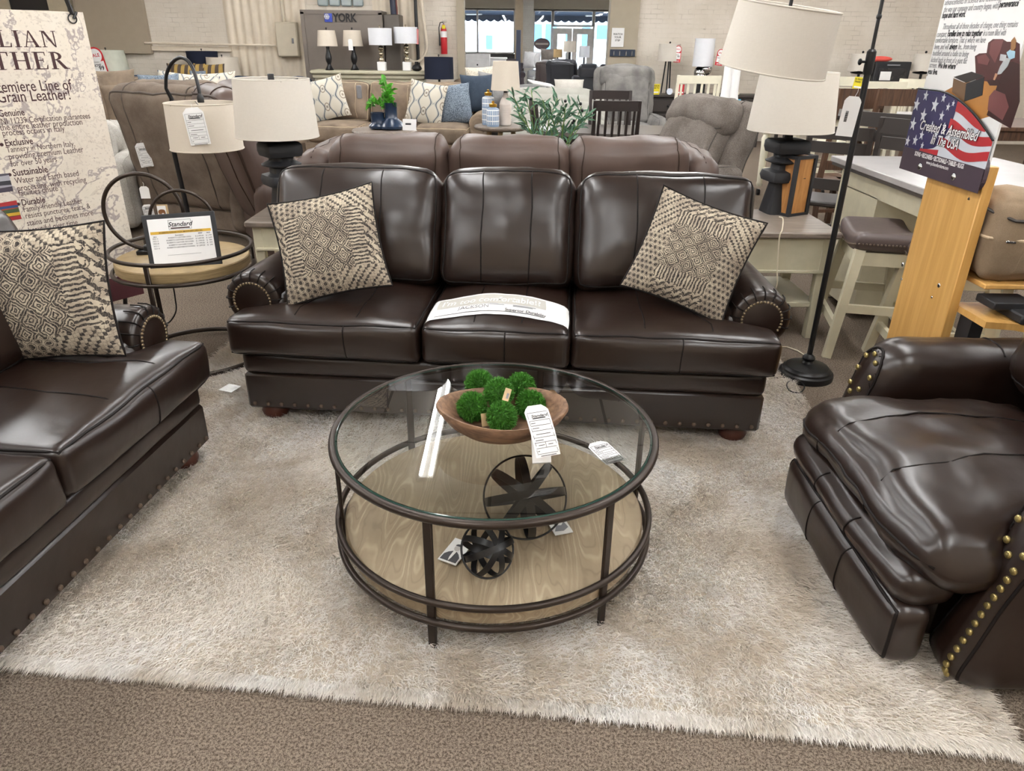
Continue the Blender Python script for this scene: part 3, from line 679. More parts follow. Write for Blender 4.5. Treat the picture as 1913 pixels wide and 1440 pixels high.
# ------------------------------------------------------------------ leather recliner at right
def mk_recliner():
    t = thing('leather_recliner', 'dark brown leather recliner with brass nailheads at the right edge', 'recliner', (1.03, 1.90, 0), R(-90))
    G().box((0, .46, .17), (.74, .66, .26), .02).build('base', LEA, t)
    cushion('footrest', LEA, t, (.80, .12, .20), (.075, .025, .135), r=.045, bulge=(0, (.0, .022), 0), n=(14, 4, 6), wr=.006, seed=5, piping=(FRE,), seams=([(.3, -1, 1), (.3, -1, -1)], [(-.3, -1, 1), (-.3, -1, -1)]), pm=LEAP)
    cushion('footrest_roll', LEA, t, (.80, .17, .11), (.065, .058, .278), r=.05, bulge=(0, (.0, .03), 0), n=(14, 4, 4), wr=.007, seed=6, seams=([(.3, -1, 1), (.3, -1, -1)], [(-.3, -1, 1), (-.3, -1, -1)]), pm=LEAP)
    def df(o):
        yg = o[:, 1] + .345; k = smooth01(yg, .12, .30); L = .43 - .08 * k; o[:, 0] *= L / .43
        u = np.abs(o[:, 0]) / L; o[:, 2] -= .05 * u ** 3 * (1 - k); o[:, 1] += .05 * np.clip(u - .5, 0, 1) ** 1.5 * 2 * (1 - k); return o
    cushion('seat_cushion', LEA, t, (.86, .72, .155), (.05, .345, .395), r=.07, bulge=((.01, .01), (0, .03), (.055, 0)), n=(14, 20, 5), deform=df, wr=.016, wf=7, seed=8,
            piping=([(-1, -1, .1), (1, -1, .1)],), seams=([(.33, 1, 1), (.33, -1, 1)], [(-.33, 1, 1), (-.33, -1, 1)], [(-.4, -1, .1), (-.4, -1, -1)], [(.4, -1, .1), (.4, -1, -1)]), pm=LEAP, pr=.0045)
    for s in (-1, 1):
        def da(o, s=s):
            z = o[:, 2] + .315; o[:, 1] -= (.60 - z) * .30 * (1 - smooth01(o[:, 1], -.3, .1)); k = np.exp(-((z - .30) / .16) ** 2); o[:, 0] *= 1 - .26 * k; return o
        v, f, mp = cush((.215, .72, .60), r=.09, bulge=((.012, .012), (0, .012), (0, 0)), n=(5, 12, 10), deform=da, wr=.006, seed=20 + s)
        cushion('arm', LEA, t, (.215, .72, .60), (s * .467, .635, .315), r=.09, bulge=((.012, .012), (0, .012), (0, 0)), n=(5, 12, 10), deform=da, wr=.006, seed=20 + s,
                piping=([(-.80, -1, -1)] + [(-.80 * math.cos(a), -1, .38 + .54 * math.sin(a)) for a in np.linspace(0, PI, 13)] + [(.80, -1, -1)],), seams=([(-1, .1, .3), (-.7, .1, 1), (1, .1, 1)],), pm=LEAP)
        arm = kids(t)[-1]
        pts = [(.42 if s > 0 else .52, z) for z in np.linspace(-.96, .26, 14)] + [(.5 * math.cos(a), .58 + .24 * math.sin(a)) for a in np.linspace(0, 2 * PI * 7 / 8, 8)]
        q = mp([(a, -1, b) for a, b in pts]); nails([(p[0] + s * .467, p[1] + .633, p[2] + .315) for p in q], 0, (.0105, .008, .0105), 'nailhead', NAILB, arm)
        g = G()
        for a in np.linspace(-.2, PI + .2, 9):
            q = mp([(.6 * math.cos(a), -1, .58 + .28 * math.sin(a)), (.74 * math.cos(a), -1, .54 + .34 * math.sin(a))]); g.tube([(p[0] + s * .467, p[1] + .633, p[2] + .315) for p in q], .0015, 5)
        g.build('pleat', LEAP, arm)
    cushion('back_cushion', LEA, t, (.68, .26, .58), (0, .80, .78), rx=R(-16), r=.09, bulge=(.01, (.02, .06), .02), n=(12, 5, 10), wr=.012, seed=9, piping=(FRE,), pm=LEAP)
    G().at((0, .93, .5), R(-12)).box((0, 0, 0), (.86, .16, .92), .06).build('back_frame', LEA, t)
mk_recliner()

# ------------------------------------------------------------------ coffee table and what is on it
def mk_tglass():
    t = Mt('clear table glass'); n = t.nt; tr = n.nodes.new('ShaderNodeBsdfTransparent'); tr.inputs[0].default_value = (.93, .955, .94, 1); gs = n.nodes.new('ShaderNodeBsdfGlossy'); gs.inputs['Roughness'].default_value = .0
    fr = n.nodes.new('ShaderNodeFresnel'); fr.inputs[0].default_value = 1.85; mx = n.nodes.new('ShaderNodeMixShader')
    for a, b in ((fr.outputs[0], mx.inputs[0]), (tr.outputs[0], mx.inputs[1]), (gs.outputs[0], mx.inputs[2]), (mx.outputs[0], t.out.inputs[0])): n.links.new(a, b)
    return t.m
TC = (-.0535, 1.978); TZ = .461; TR = .51
tb = thing('coffee_table', 'round glass topped coffee table with bronze metal frame and wooden shelf', 'coffee table', (*TC, 0))
G().tube(ring((0, 0, TZ - .012), TR - .012, 96), .012, 12, closed=True).build('top_ring', BRZ, tb)
gt = G(); gt.add([((TR - .022) * math.cos(2 * PI * k / 96), (TR - .022) * math.sin(2 * PI * k / 96), TZ) for k in range(96)], [tuple(range(96))]); go = gt.build('glass_top', mk_tglass(), tb, ang=None)
G().tube(ring((0, 0, TZ - .004), TR - .0245, 96), .0035, 8, closed=True).build('glass_edge', plain('green glass edge', '2c4a42', .1), go)
an0 = -1.90278
for k in range(6):
    a = an0 + k * PI / 3; g = G().at((0.492 * math.cos(a), .492 * math.sin(a), 0), rz=a); g.box((0, 0, .223), (.012, .026, .446), .003); g.build('leg', BRZ, tb)
G().lathe([(0, .106), (.480, .106), (.485, .111), (.485, .158), (.480, .163), (0, .163)], 96).build('shelf', [OAK], tb)
for z in (.178, .108): G().tube(ring((0, 0, z), .503, 96), .0105, 10, closed=True).build('shelf_ring', BRZ, tb)
g = G()
for k in range(6):
    a = an0 + k * PI / 3; g.tube([(.475 * math.cos(a), .475 * math.sin(a), .14), (.49 * math.cos(a), .49 * math.sin(a), .14)], .008, 6)
g.build('shelf_bracket', BRZ, tb)
def mk_bowl():
    bc = Vector((-.030, 1.93, TZ + .001)); n = 48
    def rad(a): return 1 + .03 * math.sin(2 * a + 1) + .02 * math.sin(3 * a)
    prof = [(.0, 0), (.45, .0), (.62, .014), (.80, .040), (.93, .066), (1., .088), (.985, .096), (.94, .094), (.88, .072), (.72, .042), (.5, .022), (0, .018)]
    g = G(); vs = []
    for r, z in prof:
        for k in range(n):
            a = 2 * PI * k / n; q = rad(a); vs.append((.196 * r * q * math.cos(a), .150 * r * q * math.sin(a), z + (.006 * math.sin(2 * a + .6) if z > .05 else 0)))
    m = len(prof); g.add(vs, [(i * n + k, i * n + (k + 1) % n, (i + 1) * n + (k + 1) % n, (i + 1) * n + k) for i in range(m - 1) for k in range(n)])
    o = tag(g.build('wooden_bowl', BWL, ang=60), 'rustic carved wooden dough bowl holding green boxwood balls on the glass table', 'bowl'); o.location = bc; o.rotation_euler.z = R(-4); return bc
BOWL = mk_bowl()
LEAFG = Mt('boxwood leaf', rough=.55, spec=.3); LEAFG.set('Base Color', LEAFG.mix(LEAFG.noise(120, 2), '174710', '569832')); LEAFG = LEAFG.m
def boxball(r):
    n = 2600; D = RNG.normal(size=(n, 3)); D /= np.linalg.norm(D, axis=1, keepdims=True); P = D * r * RNG.uniform(.72, .90, (n, 1)); Dn = D + RNG.normal(0, .35, (n, 3)); Dn /= np.linalg.norm(Dn, axis=1, keepdims=True)
    V, q, t = blades(P, Dn, RNG.uniform(.008, .013, n) * r / .045, RNG.uniform(.0025, .0045, n) * r / .045)
    g = G().ball((0, 0, 0), r * .8, 16, 10); b = len(V); V = np.concatenate([V, np.array(g.v)]); q = np.concatenate([q, np.array([[i + b for i in f] for f in g.f if len(f) == 4])]); t = np.concatenate([t, np.array([[i + b for i in f] for f in g.f if len(f) == 3])])
    return V, q, t
BB = boxball(.047)
for px, py, z, lab in ((882, 760, .066, 'green boxwood ball at the left front of the wooden bowl'), (937, 778, .068, 'green boxwood ball at the middle front of the wooden bowl'), (991, 756, .066, 'green boxwood ball at the right of the bowl, partly behind the price tag'),
                       (895, 717, .082, 'green boxwood ball at the back left of the wooden bowl'), (932, 733, .100, 'green boxwood ball in the centre of the bowl with a tan tag'), (973, 722, .085, 'green boxwood ball at the back right of the wooden bowl')):
    o = fastmesh('boxwood_ball', *BB, [LEAFG]); o.location = F(px, py, TZ + z); o.rotation_euler = (px, py, 0); tag(o, lab, 'boxwood ball', 'boxwood balls in the wooden bowl')
# tags ------------------------------------------------------------
KRF = plain('kraft card', 'b79d78', .8)
def price_tag(label, M, w=.06, h=.115, bent=0., string=None, name='price_tag', hole=True, prn=True, mat=None, red=False, curl=0.):
    """white swing tag in local x/z, front -y, hanging from its top centre"""
    c = w * .22
    def bend(x, z): return (x, -curl * (z / h) ** 2, z)
    pl = [(-w / 2, -h), (w / 2, -h), (w / 2, -c), (w / 2 - c, 0), (-w / 2 + c, 0), (-w / 2, -c)]
    g = G()
    def f(u, v):
        z = -h * (1 - v); k = w / 2 - max(0, z + c); x = (u * 2 - 1) * k; p = bend(x, z); return p
    g.grid(f, 4, 16); b = len(g.v); g.grid(lambda u, v: (f(1 - u, v)[0], f(1 - u, v)[1] + .0008, f(1 - u, v)[2]), 4, 16)
    o = g.build(name, mat or WHT, ang=60); tag(o, label, 'price tag'); o.matrix_world = M
    p = G(); e = .0007
    def ln(x0, x1, z, t=.0012): 
        q0, q1 = bend(x0, z), bend(x1, z); p.box(((x0 + x1) / 2, q0[1] - e / 2 - .0002, z), (x1 - x0, .0004, t))
    def vl(x, z0, z1, t=.0010):
        n = 6
        for i in range(n):
            za, zb_ = z0 + (z1 - z0) * i / n, z0 + (z1 - z0) * (i + 1) / n; p.box((x, bend(x, (za + zb_) / 2)[1] - e / 2 - .0002, (za + zb_) / 2), (t, .0004, abs(zb_ - za) + .0004))
    if prn:
        zt = -h * .16
        for k in (.16, .33, .43, .53, .66, .75, .85, .95): ln(-w * .42, w * .42, -h * k)
        vl(-w * .42, zt, -h * .95); vl(w * .42, zt, -h * .95); vl(0, -h * .75, -h * .85)
        ln(-w * .26, w * .28, -h * .285, h * .022)
        for k, a, bb in ((.38, -.38, -.2), (.48, -.38, -.1), (.60, -.3, .3), (.71, -.38, -.05), (.80, -.3, -.05), (.80, .1, .3), (.90, -.38, -.3), (.985, -.3, .34)): ln(w * a, w * bb, -h * k, h * .012)
        p.build('printed_form', INK, o, ang=None)
        yy = bend(0, -h * .25)[1]; text('Standard', (-w * .30, yy - .0009, -h * .265), w * .19, INK, o, bold=.012, shear=.35)
    if string:
        L = o.matrix_world.inverted() @ Vector(string); G().tube([(0, -.001, -h * .05), (L * .5 + Vector((.004, -.004, .002))), L], .0007, 5).build('string', WHT, o)
    return o
def TM(p, yaw=0, pitch=0, roll=0): return Matrix.Translation(p) @ Matrix.Rotation(R(yaw), 4, 'Z') @ Matrix.Rotation(R(pitch), 4, 'X') @ Matrix.Rotation(R(roll), 4, 'Y')
# tag lying over the bowl's edge, tag lying on the glass, tags under them
p0 = F(998, 757, TZ + .155); price_tag('white price tag drooping over the right front edge of the wooden bowl', TM(p0, 20, -62, 0), .072, .150, curl=-.035)
price_tag('white price tag lying flat on the right side of the glass tabletop', TM(F(1112, 826, TZ + .006), 27, -86, 0), .068, .112, string=F(1093, 818, TZ + .008))
bt = tag(G().box((0, 0, 0), (.055, .0008, .085)).build('barcode_tag', WHT, ang=None), 'small white barcode tag standing below the bowl on the glass', 'price tag'); bt.matrix_world = TM(F(1011, 838, TZ + .036), 8, -25)
g = G(); 
for i in range(14): g.box((-.010 + .0016 * i, -.0006, .012), (.0008 if i % 3 else .0013, .0004, .03))
g.build('barcode', INK, bt, ang=None)
kt = tag(G().box((0, 0, 0), (.019, .0008, .042)).build('kraft_tag', KRF, ang=None), 'tan card tag lying on top of the centre boxwood ball', 'tag'); kt.matrix_world = TM(F(947, 737, TZ + .150), 12, -52, 24)
g = G().box((.003, -.0006, -.004), (.007, .0004, .018)).build('barcode', GREY, kt, ang=None)
kt = tag(G().box((0, 0, 0), (.024, .001, .04)).build('kraft_tag', KRF, ang=None), 'tan card tag between the two front boxwood balls', 'tag'); kt.matrix_world = TM(F(906, 784, TZ + .06), 30, -20, 4)
rb = tag(G().grid(lambda u, v: (-.025 + .05 * u, .012 * math.sin(u * 5) + .01 * v, .016 * math.cos(u * 3 + v)), 10, 5).build('paper_ribbon', plain('crumpled paper', 'cdb698', .8)), 'crumpled tan paper ribbon on the right rim of the wooden bowl', 'ribbon'); rb.location = F(1042, 738, TZ + .10)
# metal orbs on the shelf
def orb(label, c, r, tilt, w=.017):
    t = thing('metal_orb', label, 'decorative orb', c); t.rotation_euler = tilt
    n = 60
    for k in range(4):
        a = PI * k / 4 + .25; g = G(); rr = r - .002 - .0006 * k; u = Vector((math.cos(a), math.sin(a), 0)); nrm = Vector((-math.sin(a), math.cos(a), 0)); vs = []
        for i in range(n):
            th = 2 * PI * i / n; d = u * math.cos(th) + Vector((0, 0, 1)) * math.sin(th)
            for ro in (rr, rr - .0016):
                for s in (-1, 1): vs.append(d * ro + nrm * s * w / 2)
        g.add(vs, [q for i in range(n) for j in ((i + 1) % n,) for q in ((4 * i, 4 * j, 4 * j + 1, 4 * i + 1), (4 * i + 2, 4 * i + 3, 4 * j + 3, 4 * j + 2), (4 * i, 4 * i + 2, 4 * j + 2, 4 * j), (4 * i + 1, 4 * j + 1, 4 * j + 3, 4 * i + 3))]); g.build('band', BLK, t)
    G().tube(ring((0, 0, 0), r, 64), .0032, 6, closed=True).build('rim', BLK, t); return t
OZ = .1635
orb('larger black metal band orb on the lower wooden shelf', F(981, 928, OZ + .127), .127, (R(52), R(7), 0), .024)
orb('smaller black metal band orb on the lower wooden shelf', F(911, 1026, OZ + .080), .080, (R(52), R(9), R(25)), .018)
# photo cards on the shelf
def card(label, p, rz, w, h, tilt=0.):
    o = tag(G().box((0, 0, 0), (w, h, .003)).build('photo_card', WHT, ang=None), label, 'photo card'); o.location = p; o.rotation_euler = (tilt, 0, rz); return o
c1 = card('small white photo card with a man in a dark suit, on the shelf at left', F(851, 1030, OZ + .012), R(-27), .062, .10, R(5))
DKG = plain('dark grey print', '3d3d42', .5); SKN = plain('grey skin print', 'b9b4b0', .5); z = .0019
G().prism([(-.027, -.045), (-.026, -.022), (-.017, -.010), (-.006, -.002), (.006, -.002), (.017, -.010), (.026, -.022), (.027, -.045)], z, z + .0004).build('suit_print', DKG, c1, ang=None)
G().prism([(-.005, -.002), (.005, -.002), (.003, -.03), (0, -.044), (-.004, -.03)], z + .0005, z + .0008).build('shirt_print', WHT, c1, ang=None)
G().prism([(.0095 * math.cos(a), .013 + .013 * math.sin(a)) for a in np.linspace(0, 2 * PI, 20)[:-1]] , z + .0005, z + .0009).build('face_print', SKN, c1, ang=None)
G().prism([(.0105 * math.cos(a), .020 + .009 * math.sin(a)) for a in np.linspace(0, PI, 12)], z + .001, z + .0013).build('hair_print', DKG, c1, ang=None)
c2 = card('small white photo card lying behind the larger metal orb', F(1046, 984, OZ + .006), R(18), .06, .075)
G().prism([(-.024, -.02), (-.01, .008), (.006, .004), (.02, .022), (.024, -.01), (.004, -.024)], z, z + .0004).build('photo_print', plain('grey photo', '87878c', .5), c2, ang=None)
c3 = card('plain white paper scrap on the rug beside the left sofa foot', F(430, 725, .03), R(-20), .075, .075)
c3.name = 'paper_scrap'; c3['category'] = 'paper'; c3['label'] = 'small white paper square on the rug at the left end of the long sofa'
# ------------------------------------------------------------------ generic furniture
def softsofa(name, label, loc, rz, w, n, mat, pm, cat='sofa', zs=.50, zb=.95, dep=.95, armw=.22, armh=.66, head=False, roll=True, group=None, arms=(1, 1), lean=-14, wr=.012, pull=0.):
    t = thing(name, label, cat, loc, rz, group); iw = w - armw * sum(arms); x0 = -w / 2 + armw * arms[0]
    G().box((0, dep * .5, .18), (w - .06, dep - .08, .28), .03).build('base', mat, t)
    for i in range(n):
        cw = iw / n - .006; cx = x0 + iw / n * (i + .5)
        cushion('seat_cushion', mat, t, (cw, dep * .74, zs - .30), (cx, dep * .36, .30 + (zs - .30) / 2), r=.055, bulge=(.006, (.0, .02), (.04, 0)), n=(8, 8, 3), wr=wr * .5, seed=i, piping=(TOPE,), pm=pm, pr=.005)
        bh = zb - zs + .04
        if head:
            cushion('back_panel', mat, t, (cw, .17, bh * .8), (cx, dep * .80, zs + bh * .38), rx=R(lean), r=.05, bulge=(0, .03, 0), n=(8, 4, 6), wr=wr * .6, seed=i + 5, pm=pm, piping=(BKE,))
            cushion('headrest', mat, t, (cw + .008, .27, .34), (cx, dep * .90, zb - .155), rx=R(lean), r=.10, bulge=(.01, .02, .02), n=(10, 5, 4), wr=wr, seed=i + 9, seams=([(.8, -1, 1), (.8, 1, 1), (.8, 1, -1)], [(-.8, -1, 1), (-.8, 1, 1), (-.8, 1, -1)]), pm=pm)
        else:
            cushion('back_cushion', mat, t, (cw, .20, bh), (cx, dep * .72, zs + bh / 2 - .03), rx=R(lean), r=.07, bulge=(.01, (.02, .05), .02), n=(8, 4, 8), wr=wr, seed=i + 5, seams=([(.5, -1, 1), (.5, -1, -1)], [(-.5, -1, 1), (-.5, -1, -1)]), piping=(FRE,), pm=pm, pr=.005)
    g = G().at((0, dep * .90, (zb - .04) / 2 + .02), R(lean * .5)); hb_ = zb * .74 if head else zb - .12; g.box((0, 0, hb_ / 2 - (zb - .04) / 2), (w - armw * .5, .14, hb_), .05).build('back_frame', mat, t)
    for k, s in enumerate((-1, 1)):
        if not arms[k]: continue
        cx = s * (w / 2 - armw / 2); g = G()
        if roll:
            g.box((cx - s * .02, dep * .5, armh * .45), (armw * .75, dep * .92, armh * .75), .03); rr = armw / 2
            g.tube([(cx, y, armh - rr) for y in (.035, .045, .07, dep * .5, dep * .95)], [rr * .82, rr * .94, rr, rr, rr * .98], 24); a = g.build('arm', mat, t, ang=60)
            G().tube([(cx, .034, armh - rr), (cx, .026, armh - rr)], [rr * .6, rr * .56], 24).build('arm_panel', mat, a)
        else: cushion('arm', mat, t, (armw, dep * .94, armh - .05), (cx, dep * .5, armh / 2 + .03), r=armw * .42, bulge=(.01, .01, .02), n=(4, 8, 6), wr=wr, seed=k + 40, seams=([(0, -1, -1), (0, -1, 1), (0, 1, 1)],), pm=pm)
    return t
def puffy(name, label, loc, rz, mat, pm, w=.95, zb=1.05, rec=-18, cat='recliner', wing=False, seed=0, group=None):
    """plush recliner armchair: base, seat, back, headrest, arms, outer back shell"""
    t = thing(name, label, cat, loc, rz, group)
    G().box((0, .48, .17), (w - .14, .72, .24), .03).build('base', mat, t)
    cushion('footrest', mat, t, (w - .36, .13, .34), (0, .05, .24), r=.05, bulge=(0, .02, 0), n=(8, 3, 5), wr=.008, seed=seed)
    cushion('seat_cushion', mat, t, (w - .38, .62, .18), (0, .33, .42), r=.07, bulge=(0, .02, .04), n=(8, 8, 3), wr=.010, seed=seed + 1, piping=(TOPE,), pm=pm)
    cushion('back_shell', mat, t, (w - .12, .22, zb - .22), (0, .86, .20 + (zb - .16) / 2), rx=R(rec * .8), r=.09, bulge=(.0, .035, .02), n=(8, 4, 10), wr=.016, seed=seed + 2, piping=(BKE,), seams=([(.62, 1, -1), (.62, 1, 1), (.62, -1, 1)], [(-.62, 1, -1), (-.62, 1, 1), (-.62, -1, 1)]), pm=pm, pr=.010)
    cushion('back_cushion', mat, t, (w - .34, .22, zb - .48), (0, .70, .45 + (zb - .48) / 2), rx=R(rec), r=.09, bulge=(.01, (0, .05), .0), n=(8, 4, 8), wr=.016, seed=seed + 3, piping=(FRE,), pm=pm)
    cushion('headrest', mat, t, (w - .26, .24, .30), (0, .80, zb - .13), rx=R(rec), r=.10, bulge=(.01, (.01, .05), .02), n=(10, 4, 5), wr=.020, seed=seed + 4, piping=([(-1, -1, -1), (1, -1, -1)],), pm=pm)
    for s in (-1, 1): cushion('arm', mat, t, (.20, .86, .56), (s * (w / 2 - .10), .46, .34), r=.09, bulge=(.015, .02, .02), n=(4, 9, 7), wr=.012, seed=seed + 6 + s, seams=([(.55, -1, -1), (.55, -1, 1), (.55, 1, 1)], [(-.55, -1, -1), (-.55, -1, 1), (-.55, 1, 1)]), pm=pm)
    return t
def chair(name, label, loc, rz, mat, w=.45, zb=.98, vert=True, ns=6, cat='chair', seatm=None, zs=.46, top=.09, group=None, lean=.07):
    t = thing(name, label, cat, loc, rz, group); y1 = .42
    G().box((0, .21, zs - .02), (w, .43, .04), .012).build('seat', seatm or mat, t)
    for s in (-1, 1):
        G().box((s * (w / 2 - .022), .022, (zs - .04) / 2), (.042, .042, zs - .04), .005).build('leg', mat, t)
        G().tube([(s * (w / 2 - .022), y1 + .06, 0), (s * (w / 2 - .022), y1, zs), (s * (w / 2 - .022), y1 + lean, zb)], [.024, .028, .022], 4, flat=(1, 0, 0)).build('leg', mat, t)
    def bent(z0, h, bow, k, th=.02):
        n = 10; fr = [((u - .5) * (w - .03), k + bow * (1 - (2 * u - 1) ** 2)) for u in np.linspace(0, 1, n)]; return [(x, y - th / 2) for x, y in fr] + [(x, y + th / 2) for x, y in reversed(fr)]
    for z, h in ((zb - top / 2, top),) + (((zs + .14, .05),) if vert else ()):
        k = y1 + lean * (z - zs) / (zb - zs); G().prism(bent(z, h, .03, k), z - h / 2, z + h / 2).build('rail', mat, t)
    for i in range(ns):
        if vert:
            x = (w - .13) * (i / (ns - 1) - .5); za, zb_ = zs + .15, zb - top; f = lambda z: y1 + lean * (z - zs) / (zb - zs) + .024 * (1 - (2 * x / w) ** 2)
            G().tube([(x, f(za), za), (x, f(zb_), zb_)], .016, 4, flat=(1, .0, 0)).build('slat', mat, t)
        else:
            z = zs + .12 + (zb - top - zs - .20) * i / max(1, ns - 1); k = y1 + lean * (z - zs) / (zb - zs); G().prism(bent(z, .08, .035, k, .018), z - .02, z + .06).build('slat', mat, t)
    for y, s in ((.022, 0), (.45, 0)): G().box((0, y, .2), (w - .05, .02, .03)).build('stretcher', mat, t)
    return t
def shade_mesh(t, r0, r1, z0, z1, mat, th=.004, seam=True, n=48):
    o = G().lathe([(r0, z0), (r1, z1), (r1 - th, z1), (r0 - th, z0), (r0, z0)], n).build('lamp_shade', mat, t, ang=60)
    for z, r in ((z0, r0), (z1, r1)): G().tube(ring((0, 0, z), r - th / 2, n), .0035, 6, closed=True).build('trim', mat, o)
    return o
def lampx(label, cx, yt, yb, ybase, wt, wb, zsurf, shade, mat, prof, group=None, sq=False, fin=None, harp=True, name='table_lamp', Y=None):
    """table lamp read off the photo: shade top/bottom rows, base row, shade widths, profile [(half width px, fraction of base height)]"""
    p = F(cx, ybase, zsurf) if Y is None else A(cx, ybase, Y); s = A(cx + 1, ybase, p.y).x - p.x; z0 = A(cx, yb, p.y).z - p.z; z1 = A(cx, yt, p.y).z - p.z
    t = thing(name, label, 'lamp', p, 0, group); hb = z0 + (z1 - z0) * .12
    G().lathe([(max(r, .3) * s, f * hb) for r, f in prof], 20 if not sq else 4, sq=False).build('lamp_base', mat, t, ang=50)
    G().cyl((0, 0, hb), (0, 0, z1 + .02), .006, n=8).build('stem', mat, t); G().ball((0, 0, z1 + .03), .014, 10, 6).build('finial', fin or mat, t)
    shade_mesh(t, wb / 2 * s, wt / 2 * s, z0, z1, shade, n=32); return t

# ------------------------------------------------------------------ left: side table, sign, rings, banner, arc lamp
STC = (-1.68, 3.57); STZ = .55
st = thing('side_table', 'round tray side table with bronze metal frame at the left of the sofa', 'side table', (*STC, 0))
G().lathe([(0, STZ - .05), (.315, STZ - .05), (.32, STZ - .045), (.32, STZ - .005), (.315, STZ), (0, STZ)], 64).build('tray', OAKE, st)
for z, r in ((STZ + .045, .335), (STZ - .055, .335)): G().tube(ring((0, 0, z), r, 72), .010, 10, closed=True).build('tray_ring', BRZ, st)
for a in (-95, 25, 145): a = R(a); G().at((.335 * math.cos(a), .335 * math.sin(a), 0), rz=a).box((0, 0, .305), (.012, .024, .60), .003).build('leg', BRZ, st)
G().tube(ring((0, 0, .026), .335, 72), .013, 10, closed=True).build('base_ring', BRZ, st)
tag(G().tube(spline([A(324, 538, 3.5), A(327, 555, 3.5), A(329, 580, 3.5), A(318, 600, 3.52), A(300, 612, 3.55), Vector((-1.95, 3.62, .02))]), .004, 6).build('cord', BLK), 'thin black cord hanging below the round tray table', 'cord')
fr = thing('price_sign', 'black framed price sheet leaning on the round tray table', 'sign'); fr.matrix_world = PM(A(341, 449, 3.42) , 18, 16, 1)
G().box((0, .006, 0), (.325, .014, .258), .003).build('frame', BLKM, fr); G().box((0, -.0015, 0), (.282, .002, .214)).build('sheet', WHT, fr, ang=None)
text('Standard', (0, -.003, .068), .030, INK, fr, al='CENTER', bold=.015, shear=.35); G().box((0, -.003, .060), (.085, .0006, .006)).build('underline', INKR, fr, ang=None)
g = G()
for z, x, w, h in ((.098, 0, .1, .0012), (.054, 0, .1, .0012)): g.box((x, -.003, z), (w, .0006, h))
for x in (-.05, .05): g.box((x, -.003, .076), (.0012, .0006, .045))
g.build('logo_box', INK, fr, ang=None)
G().box((0, -.003, .042), (.27, .0006, .013)).build('yellow_band', plain('yellow ochre print', 'd3a93a', .6), fr, ang=None)
text('ROBERTO COLLECTION MANAGER\'S SPECIAL', (0, -.0038, .0385), .0095, INK, fr, al='CENTER', bold=.01)
text('Description', (-.01, -.003, .024), .008, INK, fr, al='CENTER', bold=.02); text('MSRP', (.075, -.003, .026), .008, INK, fr, bold=.02); text('SALE', (.112, -.003, .026), .008, INK, fr, bold=.02); text('SKU', (-.125, -.003, .022), .008, INK, fr, bold=.02)
for i, (a, b, c, d) in enumerate((('5521-3', 'ROBERTO LEATHER SOFA', '$ 2,799.00', '$ 1,799'), ('5521-2', 'ROBERTO LEATHER LOVESEAT', '$ 2,699.00', '$ 1,699'), ('5521-R', 'ROBERTO LEATHER RECLINER', '$ 1,999.00', '$   999'), ('5521-1', 'ROBERTO LEATHER CHAIR', '$ 1,999.00', '$   999'), ('5521-0', 'ROBERTO LEATHER OTTOMAN', '$ 1,099.00', '$   599'))):
    z = .013 - i * .0115; text(a, (-.13, -.003, z), .0088, INK, fr); text(b, (-.01, -.003, z), .0088, INK, fr, al='CENTER'); text(c, (.06, -.003, z), .0088, INK, fr); text(d, (.108, -.003, z), .0088, INK, fr)
G().box((0, -.003, -.065), (.15, .0006, .0012)).build('fine_print', GREY, fr, ang=None)
G().at((0, .06, -.03), R(-22)).box((0, 0, 0), (.05, .004, .20)).build('easel_stand', BLKM, fr)
def ringsculpt(label, c, r, yaw, tr, p, bs):
    t = thing('ring_sculpture', label, 'sculpture', (*c, STZ), R(yaw)); G().tube(ring((0, 0, r + bs), r, 72, 'y'), tr, 10, closed=True).build('ring', BRZ, t)
    G().box((p, 0, bs / 2), (.13, .08, bs), .003).build('base', BLK, t); G().lathe([(.036, bs), (.036, bs + .02), (.03, bs + .024), (0, bs + .024)], 24, (p, 0, 0)).build('socket', BLK, t); return t
ringsculpt('larger bronze ring sculpture on the round tray table', (-1.86, 3.62), .188, 8, .010, 0, .02); ringsculpt('smaller bronze ring sculpture behind the framed price sheet', (-1.655, 3.58), .150, 12, .008, -.04, .025)
q = A(268, 348, 3.66); price_tag('white folded price tag hanging from the larger bronze ring', TM(q, 10, 0, 0), .045, .06, string=q + Vector((0, 0, .02)), prn=False)
q = A(274, 382, 3.63); price_tag('lower white price tag hanging below the folded tag on the bronze ring', TM(q, 10, 0, -3), .05, .075)
q = A(302, 382, 3.57); et = tag(G().box((0, 0, -.03), (.05, .003, .06)).build('elephant_tag', KRF, ang=None), 'kraft tag with an elephant on the smaller bronze ring', 'tag'); et.location = q; et.rotation_euler.z = R(12)
G().box((-.004, -.002, -.032), (.04, .001, .052)).build('face_card', WHT, et, ang=None)
G().prism([(-.018, -.050), (-.018, -.040), (-.021, -.046), (-.022, -.034), (-.017, -.026), (-.008, -.023), (.004, -.024), (.010, -.028), (.012, -.040), (.010, -.050), (.004, -.050), (.004, -.041), (-.006, -.041), (-.007, -.050), (-.011, -.050), (-.012, -.042), (-.014, -.050)], -.0032, -.0026, 'y').build('elephant_print', plain('brown print', '7a4f2c', .7), et, ang=None)

